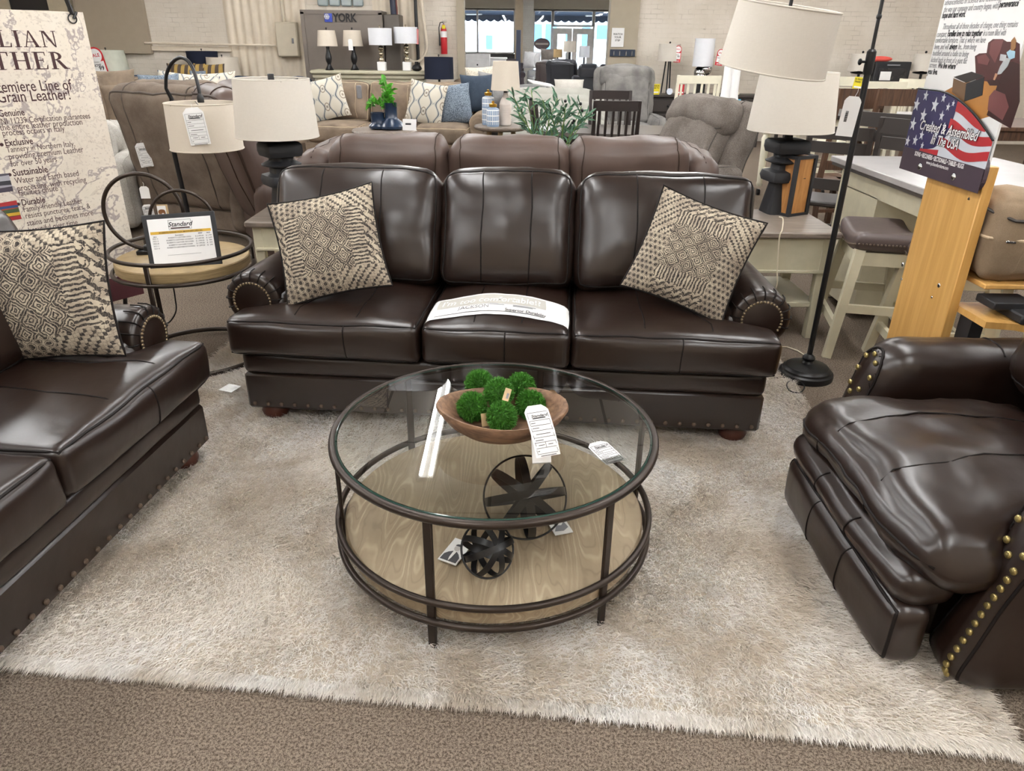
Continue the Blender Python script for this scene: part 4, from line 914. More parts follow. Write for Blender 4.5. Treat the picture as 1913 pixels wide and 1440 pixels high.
# banner: old map poster with leather advertising
BNW, BNH = .86, 1.42
bn = thing('banner', 'tall printed map banner about Italian leather behind the loveseat', 'banner', (-2.155 - BNW / 2 * math.sin(R(35)), 4.0 - BNW / 2 * math.cos(R(35)), .24), R(55))
G().box((0, 0, BNH / 2 + .06), (BNW, .012, BNH - .12)).build('panel', MAP, bn, ang=None); G().box((0, 0, .03), (BNW, .013, .13)).build('bottom_band', plain('maroon', '4a2328', .5), bn, ang=None)
G().tube([(BNW / 2 - .05, .01, BNH + .03), (BNW / 2 - .05, .05, .0), ], .012, 8).build('stand', BLK, bn); G().tube([(-BNW / 2 + .05, .01, BNH + .03), (-BNW / 2 + .05, .05, .0), ], .012, 8).build('stand', BLK, bn)
G().tube([(0, .03, BNH - .1), (0, .45, -.235)], .012, 8).build('stand', BLK, bn)
for x in (-.35, .35): G().tube([(x, .05, 0), (x, .12, -.235)], .012, 8).build('stand', BLK, bn)
g = G(); g.tube(ring((BNW / 2 - .06, -.012, BNH - .03), .02, 20, 'y'), .003, 6, closed=True); g.tube([(BNW / 2 - .055, -.01, BNH - .01), (BNW / 2 - .07, -.012, BNH + .06)], .011, 8); g.tube([(BNW / 2 - .055, -.014, BNH - .03), (BNW / 2 - .035, -.014, BNH + .0)], .006, 6); g.build('clip', BLK, bn)
def serif(s, x, z, h, mat, parent, sp=.16, sx=.86, dry=False):
    """roman capitals built from stems, bars and serifs"""
    g = G(); T, t = .155, .055; y0, y1 = -.0072, -.0062
    def bar(a, b, c, d): g.prism([(x + a * h * sx, z + b * h), (x + c * h * sx, z + b * h), (x + c * h * sx, z + d * h), (x + a * h * sx, z + d * h)], y0, y1, 'y')
    def pol(p): g.prism([(x + a * h * sx, z + b * h) for a, b in p], y0, y1, 'y')
    def stem(a, w=T, sb=True, st_=True):
        bar(a, 0, a + w, 1)
        if sb: bar(a - .09, 0, a + w + .09, .045)
        if st_: bar(a - .09, .955, a + w + .09, 1)
    for ch in s:
        w = .6
        if ch == 'I': stem(.1); w = .36
        elif ch == 'L': stem(.1); bar(.1, 0, .62, t); pol([(.56, 0), (.64, 0), (.66, .26), (.62, .26)]); w = .70
        elif ch == 'T': bar(0, .945, .74, 1); stem(.295, st_=False); pol([(0, .76), (.035, .76), (.08, 1), (0, 1)]); pol([(.74, 1), (.66, 1), (.705, .76), (.74, .76)]); w = .76
        elif ch == 'H': stem(.1); stem(.62); bar(.1, .48, .7, .48 + t); w = .88
        elif ch == 'E': stem(.1); bar(.1, 0, .6, t); bar(.1, .945, .58, 1); bar(.1, .49, .48, .545); pol([(.54, 0), (.62, 0), (.65, .25), (.61, .25)]); pol([(.55, 1), (.60, 1), (.60, .78), (.57, .78)]); bar(.45, .40, .485, .64); w = .69
        elif ch == 'N': stem(.1, .06); stem(.68, .06, sb=False); pol([(.1, 1), (.26, 1), (.74, 0), (.70, 0), (.62, .07)]); w = .86
        elif ch == 'A': pol([(.36, 1), (.42, 1), (.80, 0), (.62, 0)]); pol([(.36, 1), (.41, .97), (.13, 0), (.08, 0)]); bar(.2, .3, .66, .35); bar(0, 0, .22, .045); bar(.54, 0, .88, .045); w = .86
        elif ch == 'R':
            stem(.1); n = 14; o_ = [(.25 + .34 * math.cos(a), .755 + .245 * math.sin(a)) for a in np.linspace(PI / 2, -PI / 2, n)]; i_ = [(.25 + .19 * math.cos(a), .755 + .19 * math.sin(a)) for a in np.linspace(-PI / 2, PI / 2, n)]
            for k in range(n - 1): pol([o_[k], o_[k + 1], i_[n - 2 - k], i_[n - 1 - k]])
            pol([(.30, .51), (.46, .53), (.80, 0), (.62, 0)]); bar(.62, 0, .88, .045); w = .84
        x += (w + sp * .55) * h * sx
    if not dry: g.build('headline', mat, parent, ang=None)
    return x - sp * .55 * h * sx
bx = -BNW / 2
def bt_(px, py): # banner pixel -> local x, z on the banner plane
    n = Vector((math.sin(R(55)), -math.cos(R(55)), 0)); d = _ray(px, py); o = Vector((0, 0, EYE)); t = (bn.location - o).dot(n) / d.dot(n); P = o + d * t - bn.location; return P.x * math.cos(R(55)) + P.y * math.sin(R(55)), P.z
def btx(s, px0, py, px1, mat=INKR, bold=0., hgt=None):
    x0, z0 = bt_(px0, py); x1, _ = bt_(px1, py); o = text(s, (x0, -.0065, z0), .03, mat, bn, bold=bold); bpy.context.view_layer.update(); w = o.dimensions.x or .1
    k = (x1 - x0) / w; o.data.size = .03 * k * 1.28; o.matrix_local = o.matrix_local @ Matrix.Diagonal((1 / 1.28, 1, 1, 1)); return o
def headline(full, vis, px0, px1, py0, py1):
    (xa, za), (xb, _) = bt_(px0, py1), bt_(px1, py1); h = (bt_(px0, py0)[1] - za); sx = (xb - xa) / serif(vis, 0, 0, h, INKR, bn, sx=1., dry=True); serif(full, xb - serif(full, 0, 0, h, INKR, bn, sx=sx, dry=True), za, h, INKR, bn, sx=sx)
headline('ITALIAN', 'LIAN', -3, 109, 56, 88); headline('LEATHER', 'THER', -12, 129, 97, 131)
btx('A Premiere Line of', -42, 174, 137, bold=.012); btx('Full Grain Leather!', -48, 194, 132, bold=.012)
btx('Genuine', -3, 218, 46, bold=.022); btx('UNI 11239 Certification guarantees', -8, 233, 170); btx('the entire leather production', 0, 244, 156); btx('process occurs in Italy', 4, 254, 122)
btx('Exclusive', 9, 273, 62, bold=.022); btx('Tannery in Northern Italy,', 12, 285, 142); btx('providing premium Leather', 16, 298, 158); btx('for over 50 years', 20, 311, 108)
btx('Sustainable', 24, 329, 91, bold=.022); btx('Water and Earth based', 28, 343, 150); btx('processing, with recycling', 32, 357, 164); btx('facilities onsite', 35, 366, 110)
btx('Durable', 40, 384, 85, bold=.022); btx('Family-friendly Leather', 43, 396, 157); btx('resists punctures, tears, &', 47, 408, 172); btx('stains and becomes more', 50, 422, 178); btx('beautiful over time', 53, 435, 148)
for px, py in ((2, 270), (17, 326), (33, 381)): x_, z_ = bt_(px, py); G().prism([(x_ + .008 * math.cos(a), z_ + .008 * math.sin(a)) for a in np.linspace(0, 2 * PI, 14)[:-1]], -.0075, -.0062, 'y').build('bullet', INKR, bn, ang=None)
def swatch(p0, p1, cols):
    xa, za = bt_(*p0); xb, zb = bt_(*p1); o = None
    for i, c in enumerate(cols):
        z0_, z1_ = za + (zb - za) * i / len(cols), za + (zb - za) * (i + 1) / len(cols); w = (xb - xa)
        g = G().prism([(xa, z0_), (xb, z0_ + .006 * math.sin(i * 2)), (xb, z1_ + .006 * math.sin(i * 2 + 2)), (xa, z1_)], -.0085 + .0001 * i, -.0062, 'y'); q = g.build('leather_photo', plain('swatch ' + c, c, .5), o or bn, ang=None); o = o or q
swatch((-40, 421), (30, 376), ('8a2226', '5a2a22', 'b8932c', '3a4a2c', '8a3a20', '1f3a66', '9c2a2c')); swatch((-40, 365), (14, 322), ('3a3440', '8a8890', '2a2a30', '9c9aa0', '44404a'))

# arc floor lamp with beige drum shade
al = thing('arc_floor_lamp', 'black downbridge floor lamp with beige shade and price tag', 'lamp', (A(330, 285, 5.04).x, 5.04, 0))
def L2(px, py, Y): return A(px, py, Y) - al.location
G().lathe([(0, 0), (.125, 0), (.125, .018), (.10, .028), (.03, .04), (.02, .07)], 32).build('lamp_base', BLK, al)
p_ = L2(318, 185, 5.02); arcp = [Vector((.0, 0, .06)), Vector((-.0, 0, .5)), Vector((-.02, 0, .9)), Vector((p_.x, 0, p_.z))] + spline([L2(px, py, Y) for px, py, Y in ((310, 165, 5.02), (311, 140, 5.01), (320, 119, 4.99), (335, 108, 4.96), (350, 113, 4.92), (361, 130, 4.88), (368, 152, 4.85), (373, 175, 4.84))], 6)
G().tube(arcp, [.016] * 3 + [.014] + [.011] * (len(arcp) - 4), 10).build('pole', BLK, al)
q = L2(374, 182, 4.84); G().lathe([(.012, 0), (.02, .0), (.022, .03), (.012, .05)], 16, (q.x, q.y, q.z - .03)).build('socket', BLK, al)
c0 = L2(381, 235, 4.84); zt, zb = L2(373, 192, 4.84).z, L2(380, 277, 4.84).z; rt = (A(432, 190, 4.84).x - A(305, 190, 4.84).x) / 2; rbm = (A(447, 270, 4.84).x - A(318, 270, 4.84).x) / 2
o = G().lathe([(rbm, zb), (rt, zt), (rt - .004, zt), (rbm - .004, zb), (rbm, zb)], 48, (c0.x, c0.y, 0)).build('lamp_shade', SHB, al, ang=60)
for z, r in ((zb, rbm), (zt, rt)): G().tube(ring((c0.x, c0.y, z), r, 48), .004, 6, closed=True).build('trim', SHB, o)
g = G()
for k in range(3): a = 2 * PI * k / 3; g.cyl((c0.x, c0.y, zt - .03), (c0.x + rt * math.cos(a), c0.y + rt * math.sin(a), zt - .005), .003, n=6)
g.build('spider', BLK, al)
price_tag('white price tag hanging on the beige arc lamp shade', TM(A(358, 201, 4.84 - rt - .012), 3, 0, -5), .125, .215, string=A(356, 192, 4.84 - rt))

# ------------------------------------------------------------------ end tables and the two black lamps
def end_table(label, x0, x1, y0, y1, zt, top, body, draw=.2):
    t = thing('end_table', label, 'end table', ((x0 + x1) / 2, y0, 0)); w, d = x1 - x0, y1 - y0
    G().box((0, d / 2, zt - .0175), (w, d, .035), .008).build('tabletop', top, t)
    G().box((0, d / 2, zt - .035 - draw / 2), (w - .07, d - .07, draw), .004).build('apron', body, t); G().box((0, .03, zt - .035 - draw + .008), (w - .09, .02, .016), .003).build('moulding', body, t)
    for sx in (-1, 1):
        for y in (.06, d - .06): G().box((sx * (w / 2 - .06), y, (zt - .035) / 2), (.055, .055, zt - .035), .004).build('leg', body, t)
    G().box((0, d / 2, .20), (w - .10, d - .10, .03), .004).build('shelf', body, t); return t
end_table('cream end table with brown top behind the left end of the sofa', -1.56, -1.06, 4.13, 4.58, .60, GTP, CRM, .14)
end_table('grey cream end table with brown top beside the right end of the sofa', 1.18, 1.80, 3.90, 4.52, .63, GTP, GRN, .20)
def black_lamp(label, px, pyb, zs, tilt, pts):
    """square turned black base with tapered drum shade"""
    p = F(px, pyb, zs); t = thing('table_lamp', label, 'lamp', p, R(tilt)); s = 1.
    rows = [(.085, 0), (.058, .175), (.060, .18), (.10, .19), (.108, .215), (.10, .245), (.062, .256), (.060, .285), (.098, .300), (.100, .306), (.062, .326), (.060, .345), (.10, .352), (.108, .378), (.106, .412), (.095, .424), (.02, .426), (.018, .45), (0, .45)]
    g = G(); n = 32; vs = []
    for r, z in rows:
        for k in range(n):
            a = 2 * PI * k / n; q = 1 / (abs(math.cos(a)) ** 7 + abs(math.sin(a)) ** 7) ** (1 / 7); 
            if .285 < z < .33: q = 1.12
            vs.append((r * q * math.cos(a), r * q * math.sin(a), z))
    m = len(rows); g.add(vs, [(i * n + k, i * n + (k + 1) % n, (i + 1) * n + (k + 1) % n, (i + 1) * n + k) for i in range(m - 1) for k in range(n)]); g.build('lamp_base', BLKM, t, ang=40)
    r0, r1, z0, z1 = pts; o = shade_mesh(t, r0, r1, z0, z1, SHD)
    g = G()
    for k in range(3): a = 2 * PI * k / 3 + .4; g.cyl((0, 0, z1 - .035), (r1 * math.cos(a), r1 * math.sin(a), z1 - .006), .003, n=6)
    g.cyl((0, 0, .45), (0, 0, z1 - .02), .006, n=8); g.build('spider', BLK, t); G().box((0, 0, z1 + .0), (.028, .028, .05), .003).build('finial', BLKM, t); return t
LL = black_lamp('black turned table lamp behind the left end of the leather sofa', 538, 405, .60, 38, (.228, .205, .455, .755))
RL = black_lamp('black turned table lamp on the end table right of the sofa', 1450, 396, .63, 8, (.243, .213, .475, .785))
tag(G().tube(spline([A(1456, 405, 4.05), A(1462, 407, 3.99), A(1463, 415, 3.92), A(1461, 430, 3.885), A(1456, 445, 3.88), A(1452, 500, 3.885), A(1449, 540, 3.89), Vector((1.42, 3.95, .21))]), .0035, 6).build('power_cable', plain('clear cord', 'c9bfa8', .4)), 'pale lamp cord hanging over the edge of the right end table', 'cord')
# wood and black box leaning behind the right lamp
cb = thing('wooden_box', 'orange brown wooden box with black edges behind the right table lamp', 'box', (1.665, 4.40, .63), R(30))
G().box((0, 0, .17), (.15, .13, .34), .004).build('body', wood('orange veneer', '8f5f30', 'b4814a', (20, 20, 3)), cb); g = G()
for x in (-.075, .075):
    for y in (-.065, .065): g.box((x, y, .17), (.022, .022, .345))
for z in (.006, .336):
    for y in (-.065, .065): g.box((0, y, z), (.16, .02, .018))
    for x in (-.075, .075): g.box((x, 0, z), (.02, .14, .018))
g.build('edge_frame', BLKM, cb, ang=None)

# ------------------------------------------------------------------ tall black floor lamp on the right
fl_ = thing('floor_lamp', 'tall black floor lamp with tilted linen drum shade right of the sofa', 'lamp', (1.524, 3.40, 0))
G().lathe([(0, 0), (.132, 0), (.134, .012), (.132, .03), (.12, .036), (.118, .046), (.108, .052), (.104, .06), (.06, .074), (.03, .078), (.022, .088), (.030, .096), (.032, .106), (.026, .116), (.016, .124)], 48).build('lamp_base', BLK, fl_)
G().tube([(0, 0, .12), (0, 0, 1.50)], .0135, 14).build('pole', BLK, fl_); G().lathe([(.018, 1.44), (.02, 1.45), (.02, 1.53), (.012, 1.54)], 16).build('collar', BLK, fl_)
pass
g = G(); g.cyl((0, 0, 1.49), (-.035, 0, 1.49), .005, n=8); g.ball((-.042, 0, 1.49), (.008, .014, .014), 8, 6); g.build('knob', BLK, fl_); G().lathe([(.009, 1.655), (.011, 1.66), (.011, 1.668), (.009, 1.672)], 12).build('pole_joint', BLK, fl_)
q = A(1458, 72, 3.33) - fl_.location
sh = G().at((q.x, q.y, q.z), R(6), R(6.5)); hh = .122; r0, r1 = .222, .206
sh.lathe([(r0, -hh), (r1, hh), (r1 - .004, hh), (r0 - .004, -hh), (r0, -hh)], 56); so_ = sh.build('lamp_shade', SHD, fl_, ang=60)
for z, r in ((-hh, r0), (hh, r1)):
    g = G(); g.M = sh.M; g.tube(ring((0, 0, z), r, 56), .004, 6, closed=True); g.build('trim', SHD, so_)
g = G(); g.M = sh.M
for k in range(3): a = 2 * PI * k / 3; g.cyl((0, 0, hh - .03), (r1 * math.cos(a), r1 * math.sin(a), hh - .006), .003, n=6)
g.build('spider', BLK, fl_)
hub = sh.M @ Vector((0, 0, hh + .02)); G().tube(spline([(0, 0, 1.5), (0, 0, 1.75), (0, 0, 1.95), (-.04, 0, 2.03), (-.14, -.01, 2.07), (-.27, -.03, 2.06), (hub.x + .04, hub.y, 1.98), (hub.x, hub.y, 1.88), hub, sh.M @ Vector((0, 0, hh - .03))]), .0075, 10).build('arm', BLK, fl_)
price_tag('plain white barcode tag hanging on the tall black floor lamp pole', TM(A(1596, 180, 3.36), -6, 0, 4), .072, .165, string=A(1604, 165, 3.39), prn=False)
g = G()
for i in range(16): g.box((-.012, -.0012, -.062 - .0028 * i), (.012, .0005, .0016 if i % 3 else .0022))
o = g.build('barcode', INK, [x for x in bpy.data.objects if x.name.startswith('price_tag')][-1], ang=None)
tag(G().tube(spline([F(1440, 706, .012), F(1468, 705, .012), F(1490, 711, .012), F(1503, 722, .02), F(1494, 733, .02), F(1476, 730, .02), F(1470, 717, .02), F(1485, 708, .015), Vector((1.50, 3.30, .012))]), .0035, 6).build('power_cable', BLK), 'black lamp cord looped on the rug by the floor lamp base', 'cord')
tag(G().tube([F(1452, 648, .006), F(1470, 648, .006), F(1490, 655, .006), F(1510, 668, .006)], .004, 6).build('power_cable', plain('ivory cord', 'd2c8b0', .5)), 'ivory lamp cord on the carpet behind the floor lamp base', 'cord')
# ------------------------------------------------------------------ brown leather group behind the main sofa
softsofa('reclining_sofa', 'brown leather reclining sofa standing back to back behind the dark sofa', (-.035, 5.64, 0), R(180), 2.72, 3, BRN, BRNP, zs=.50, zb=.995, dep=1.02, armw=.24, armh=.90, head=True, roll=False, wr=.02, lean=-12)
puffy('leather_recliner', 'brown leather recliner seen from behind, left of the black table lamp', (-1.36, 6.15, 0), R(122), BRN, BRNP, w=1.08, zb=1.24, rec=-20, seed=61)
puffy('fabric_recliner', 'grey taupe fabric recliner behind the arc lamp with a tag on its side', (-2.45, 6.98, 0), R(160), TPE, plain('taupe piping', '4d443c', .8), w=1.15, zb=1.21, rec=-16, seed=71)
price_tag('white price tag on the side of the grey taupe recliner', TM(hit(262, 267, .02), 10, 0, -6), .10, .19, string=hit(264, 262))
puffy('fabric_recliner', 'grey chenille recliner behind the right end of the brown sofa', (.95, 6.35, 0), R(-62), GRY, plain('grey piping', '3e3934', .8), w=1.06, zb=1.12, rec=-26, seed=81)
pale = puffy('fabric_chair', 'pale grey armchair behind the map banner', (-3.62, 6.0, 0), R(20), fabric('pale grey fabric', '8f8b84', 'b5b1a9', 120, .2), plain('pale piping', '8c887f', .8), w=.9, zb=.86, seed=91, cat='chair')

# ------------------------------------------------------------------ tan suede sofa and its pillows, vases in front of it
softsofa('suede_sofa', 'tan suede sofa with pale stitching and printed pillows behind the brown sofa', (-1.72, 10.15, 0), R(-3), 2.72, 3, TAN, TANP, zs=.52, zb=1.02, dep=1.0, armw=.26, armh=.70, wr=.02)
pillow('throw_pillow', 'paisley trellis pillow at the left end of the tan suede sofa', IKT, PM(A(610, 185, 10.62), 0, 14, 14), .56, .56, .10)
pillow('throw_pillow', 'paisley trellis pillow at the right side of the tan suede sofa', IKT, PM(A(796, 193, 10.5), -4, 16, -10), .52, .56, .10)
pillow('throw_pillow', 'speckled blue grey pillow at the right end of the tan suede sofa', BLU, PM(A(846, 195, 10.62), -8, 14, 8), .54, .54, .12)
tag(G().box(A(671, 172, 10.53) , (.07, .02, .17), .01).build('hand_control', GREY), 'grey strap hanging between two back cushions of the tan sofa', 'strap')
# small table with navy vases
VY = 6.5; vt = A(722, 241, VY)
t = thing('accent_table', 'low side table carrying the navy vases behind the brown sofa', 'side table', (vt.x - .02, VY + .02, 0)); zt = vt.z - .003
G().lathe([(0, zt - .03), (.27, zt - .03), (.28, zt - .015), (.27, zt), (0, zt)], 32).build('tabletop', GTP, t)
for k in range(3): a = 2 * PI * k / 3 + .3; G().cyl((.14 * math.cos(a), .14 * math.sin(a), zt - .03), (.22 * math.cos(a), .22 * math.sin(a), 0), .02, .015, 10).build('leg', GTP, t)
vs_ = G().lathe([(.03, 0), (.105, .01), (.11, .03), (.09, .06), (.06, .085), (.053, .10), (.053, .21), (.056, .215), (.047, .215), (.047, .12)], 32).build('vase', NVY); tag(vs_, 'taller navy ceramic vase holding a green leafy branch', 'vase'); vs_.location = A(732, 241, VY); vs_.location.z = zt
v2 = G().lathe([(.03, 0), (.075, .01), (.08, .03), (.062, .05), (.058, .06), (.058, .13), (.062, .136), (.05, .136), (.05, .05)], 32).build('vase', NVY); tag(v2, 'shorter navy ceramic vase beside the one with the branch', 'vase'); v2.location = A(707, 241, VY); v2.location.z = zt
cardst = tag(G().box((0, 0, .05), (.12, .004, .09)).build('price_card', WHT, ang=None), 'small white price card standing right of the navy vases', 'price card'); cardst.location = A(768, 246, 6.3); cardst.rotation_euler = (R(-10), 0, R(-12)); G().box((-.01, -.003, .055), (.05, .002, .014)).build('logo_print', INK, cardst, ang=None)
cardst.location.z = zt; cardst.location.y = VY - .1; cardst.location.x = vt.x + .21
GLF = plain('bright green leaf', '4f9a2a', .5, var=.35, sc=30); STEM = plain('green stem', '5c7a3a', .6)
def leafy(g, p, d, L, w, fold=.25):
    d = Vector(d).normalized(); s = d.cross(Vector((random.uniform(-1, 1), random.uniform(-1, 1), .3))).normalized(); n = s.cross(d); q = Vector(p)
    g.add([q, q + d * L * .35 + s * w * .5 + n * w * fold, q + d * L * .75 + s * w * .36 + n * w * fold, q + d * L - n * L * .1, q + d * L * .75 - s * w * .36 + n * w * fold, q + d * L * .35 - s * w * .5 + n * w * fold, q + d * L * .5], [(0, 1, 6), (1, 2, 6), (2, 3, 6), (3, 4, 6), (4, 5, 6), (5, 0, 6)])
br = thing('leafy_branch', 'bright green leafy branch standing in the navy vase', 'plant', (vs_.location.x, VY, zt + .1)); g, st_ = G(), G()
for pts in (((734, 205), (728, 190), (722, 172), (717, 152)), ((733, 205), (716, 198), (702, 190), (692, 193)), ((730, 195), (724, 186), (729, 172))):
    P = [Vector((0, 0, .0))] + [A(x, y, VY) - br.location for x, y in pts]; st_.tube(P, .004, 6)
    for i in range(1, len(P) - 1):
        for k in range(13):
            q = P[i].lerp(P[i + 1], k / 13); d = (P[i + 1] - P[i]).normalized() * .4 + Vector((random.uniform(-1, 1), random.uniform(-1, 1), random.uniform(-.4, .8))); leafy(g, q, d, random.uniform(.05, .085), random.uniform(.03, .046))
st_.build('stem', STEM, br); g.build('leaves', GLF, br, ang=None)

# ------------------------------------------------------------------ dresser, lamps, air handler and wall fittings at the back
DZ = A(690, 131, 12.78).z; dx0, dx1 = A(578, 132, 12.5).x, A(796, 138, 12.5).x
dr = thing('sideboard', 'long grey green sideboard carrying four table lamps against the back wall', 'sideboard', ((dx0 + dx1) / 2, 12.5, 0)); w = dx1 - dx0
G().box((0, .27, DZ - .03), (w, .56, .06), .02).build('top', GRN, dr); G().box((0, .28, DZ - .09), (w - .06, .5, .06), .01).build('cornice', GRN, dr); G().box((0, .29, (DZ - .1) / 2 + .03), (w - .12, .46, DZ - .16)).build('body', GRN, dr)
for i in range(4):
    x = (w - .2) * ((i + .5) / 4 - .5); d = G().box((x, .05, DZ * .62), ((w - .3) / 4, .02, DZ * .5), .004).build('drawer', GRN, dr); G().box((x, .03, DZ * .78), (.12, .03, .02)).build('handle', BLK, d)
VASEP = [(12, 0), (13, .03), (11, .06), (6, .18), (5, .24), (8, .34), (9.5, .44), (9, .54), (6, .68), (4.5, .80), (6, .93), (7, .97), (3, 1)]
VP2 = [(r * .62, f) for r, f in VASEP]
lampx('black turned lamp with beige shade, far left on the long sideboard', 616, 57, 86, 131, 31, 37, DZ, SHB, BLK, VP2); lampx('black turned lamp with beige shade and tag, second on the long sideboard', 663, 57, 86, 131, 31, 37, DZ, SHB, BLK, VP2)
BUB = [(6, 0), (6, .26), (3, .27), (4.6, .34), (5.6, .40), (4.4, .46), (2.4, .49), (4, .55), (4.8, .60), (4, .66), (2.2, .69), (4.6, .75), (5, .80), (4.4, .86), (2.2, .9), (3, .96), (1, 1)]
SLV = plain('champagne metal', 'b8ad98', .22, .9)
for cx, lab, ex in ((714, 'silver bubble lamp with white drum shade, third on the sideboard', None), (761, 'silver bubble lamp with white drum shade, rightmost on the sideboard', None)):
    t = lampx(lab, cx, 53 if cx < 740 else 51, 84 if cx < 740 else 81, 132, 43, 42, DZ, SHW, SLV, BUB)
    G().box((0, 0, .065), (.13, .13, .13), .004).build('plinth', WHT, t)
q = hit(654, 73, .02); price_tag('small white tag on the second black lamp on the sideboard', TM(q, 0, 0, 0), .07, .16, prn=False)
q = hit(779, 54, .02); price_tag('red and white sale tag on the rightmost white lamp shade', TM(q, -20, 0, 2), .05, .22, mat=plain('pale red card', 'd98a88', .6), prn=False)
pt = G().lathe([(.03, 0), (.06, .01), (.085, .04), (.06, .085), (.03, .10), (.03, .14)], 20).build('ceramic_pot', BLK); tag(pt, 'small round black pot at the right end of the long sideboard', 'pot'); pt.location = F(779, 133, DZ)
yk = thing('air_handler', 'large taupe air handling cabinet with blue and black lettering behind the lamps', 'air handler', (0, 0, 0)); a0, a1 = A(560, 18, 13.05), A(713, 19, 13.05); w = a1.x - a0.x; yk.location = ((a0.x + a1.x) / 2, 13.05, 0); zt = a0.z
dpt = .5
G().box((0, dpt / 2, zt / 2), (w, dpt, zt), .01).build('cabinet', YRK, yk, ang=None); g = G()
for x in (-w / 2 + .03, w / 2 - .03): g.box((x, -.004, zt / 2), (.06, .012, zt - .06))
g.box((0, -.004, zt - .03), (w, .012, .06)); g.box((0, -.004, zt - .92), (w - .12, .012, .015)); g.box((0, -.004, zt - 1.06), (w - .12, .012, .015)); g.build('frame', YRK, yk, ang=None)
side = G().box((w / 2 + .14, .27, zt / 2 - .02), (.26, .44, zt - .06), .01).build('side_panel', plain('dark taupe enamel', '57504a', .5), yk, ang=None)
q0 = A(607, 40, 13.04) - yk.location; q1 = A(620, 26, 13.04) - yk.location; sq = (q1.x - q0.x)
lg = G().box(((q0.x + q1.x) / 2, -.014, (q0.z + q1.z) / 2), (sq, .006, sq)).build('logo_square', plain('logo blue', '2b3fa0', .5), yk, ang=None); g = G()
cx_, cz_ = q0.x + sq * .32, (q0.z + q1.z) / 2 + sq * .12
for k in range(3):
    a = PI * k / 3; dx_, dz_ = math.cos(a) * sq * .36, math.sin(a) * sq * .36; g.tube([(cx_ - dx_, -.019, cz_ - dz_), (cx_ + dx_, -.019, cz_ + dz_)], sq * .045, 4)
    for s in (-1, 1):
        for b in (-.5, .5): g.tube([(cx_ + s * dx_ * .55, -.019, cz_ + s * dz_ * .55), (cx_ + s * math.cos(a + b) * sq * .33, -.019, cz_ + s * math.sin(a + b) * sq * .33)], sq * .03, 4)
g.build('snowflake', WHT, lg, ang=None); o = text('YORK', (q1.x + sq * .12, -.014, q0.z), sq * 1.38, INK, yk, bold=.03, wx=.82)
pb = thing('electrical_panel', 'cream electrical panel box on the corrugated wall', 'electrical panel', A(537, 74, BY - .12)); s = A(538, 74, BY).x - A(537, 74, BY).x
G().box((0, .04, 0), (40 * s, .14, 58 * s), .01).build('housing', PNL, pb); d = G().box((0, -.035, 0), (37 * s, .015, 55 * s), .006).build('door', PNL, pb); G().box((11 * s, -.045, -2 * s), (.03, .01, .08)).build('latch', GREY, d)
G().cyl((-4 * s, .02, 29 * s), (-4 * s, .02, 29 * s + 1.2), .028, n=12).build('conduit', PNL, pb)
def pipe(name, lab, pts, r, mat, Y=BY - .10, cat='pipe'): tag(G().tube(spline([A(x, y, Y) for x, y in pts]), r, 12).build(name, mat), lab, cat)
pipe('wall_pipe', 'thick dark blue pipe running down beside the air handler', [(729, -110), (733, -6), (735, 20), (738, 60), (740, 132)], .05, plain('dark blue pipe', '23273a', .5), BY - .16); pipe('wall_pipe', 'thin red pipe just right of the thick dark blue pipe', [(735, -110), (739, -6), (741, 20), (743, 70)], .018, plain('red brown pipe', '7a3b33', .5), BY - .13)
pipe('wall_pipe', 'black vertical pipe left of the looping cream hose', [(773, -110), (776, -6), (777, 30), (780, 80), (782, 126)], .028, BLK, BY - .12)
pipe('wall_hose', 'looping cream hose on the back wall', [(775, -110), (787, -6), (792, 40), (796, 70), (797, 92), (790, 108), (777, 116), (765, 112), (757, 102), (754, 90)], .025, PNT, BY - .14, 'hose'); pipe('wall_pipe', 'cream horizontal pipe on the brick at the left of the back wall', [(270, 80), (400, 83), (516, 85)], .016, PNT, BY - .12)
fe = thing('fire_extinguisher', 'red fire extinguisher hanging on the brick wall by the opening', 'fire extinguisher', A(830, 101, BY - .12)); s = A(831, 90, BY).x - A(830, 90, BY).x
G().lathe([(0, 0), (5.6 * s, 0), (6 * s, .6 * s), (6 * s, 28 * s), (5.6 * s, 38 * s), (5 * s, 42 * s), (3 * s, 46 * s), (1.8 * s, 49 * s), (0, 49 * s)], 24).build('cylinder', RED, fe); G().lathe([(6.1 * s, 28 * s), (6.1 * s, 38 * s)], 24).build('label', WHT, fe)
g = G(); g.box((0, 0, 52 * s), (2.5 * s, 3 * s, 5 * s), .01); g.box((2 * s, 0, 56 * s), (9 * s, 1.2 * s, 1.2 * s)); g.box((2 * s, 0, 53 * s), (7 * s, 1 * s, 1 * s)); g.build('valve', CHR, fe)
G().box((0, .06, 30 * s), (.08, .13, .10)).build('bracket', GREY, fe); G().box((.6 * s, -5.4 * s, 45 * s), (6 * s, .3 * s, 6 * s)).build('tag', YEL, fe, ang=None); G().tube([(-1 * s, 0, 53 * s), (-6 * s, -1 * s, 52 * s), (-8.5 * s, -1 * s, 44 * s), (-8 * s, -1 * s, 28 * s), (-7.5 * s, -1 * s, 14 * s)], [.9 * s] * 3 + [1.2 * s, 1.6 * s], 8).build('hose', BLK, fe)
def console(label, x, y, w, d, h, mat, name='console_table'):
    t = thing(name, label, 'table', (x, y, 0)); G().box((0, d / 2, h - .02), (w, d, .04), .006).build('tabletop', mat, t); G().box((0, d / 2, h - .08), (w - .06, d - .06, .09)).build('apron', mat, t)
    for sx in (-1, 1):
        for yy in (.04, d - .04): G().box((sx * (w / 2 - .04), yy, (h - .04) / 2), (.05, .05, h - .04)).build('leg', mat, t)
    return t
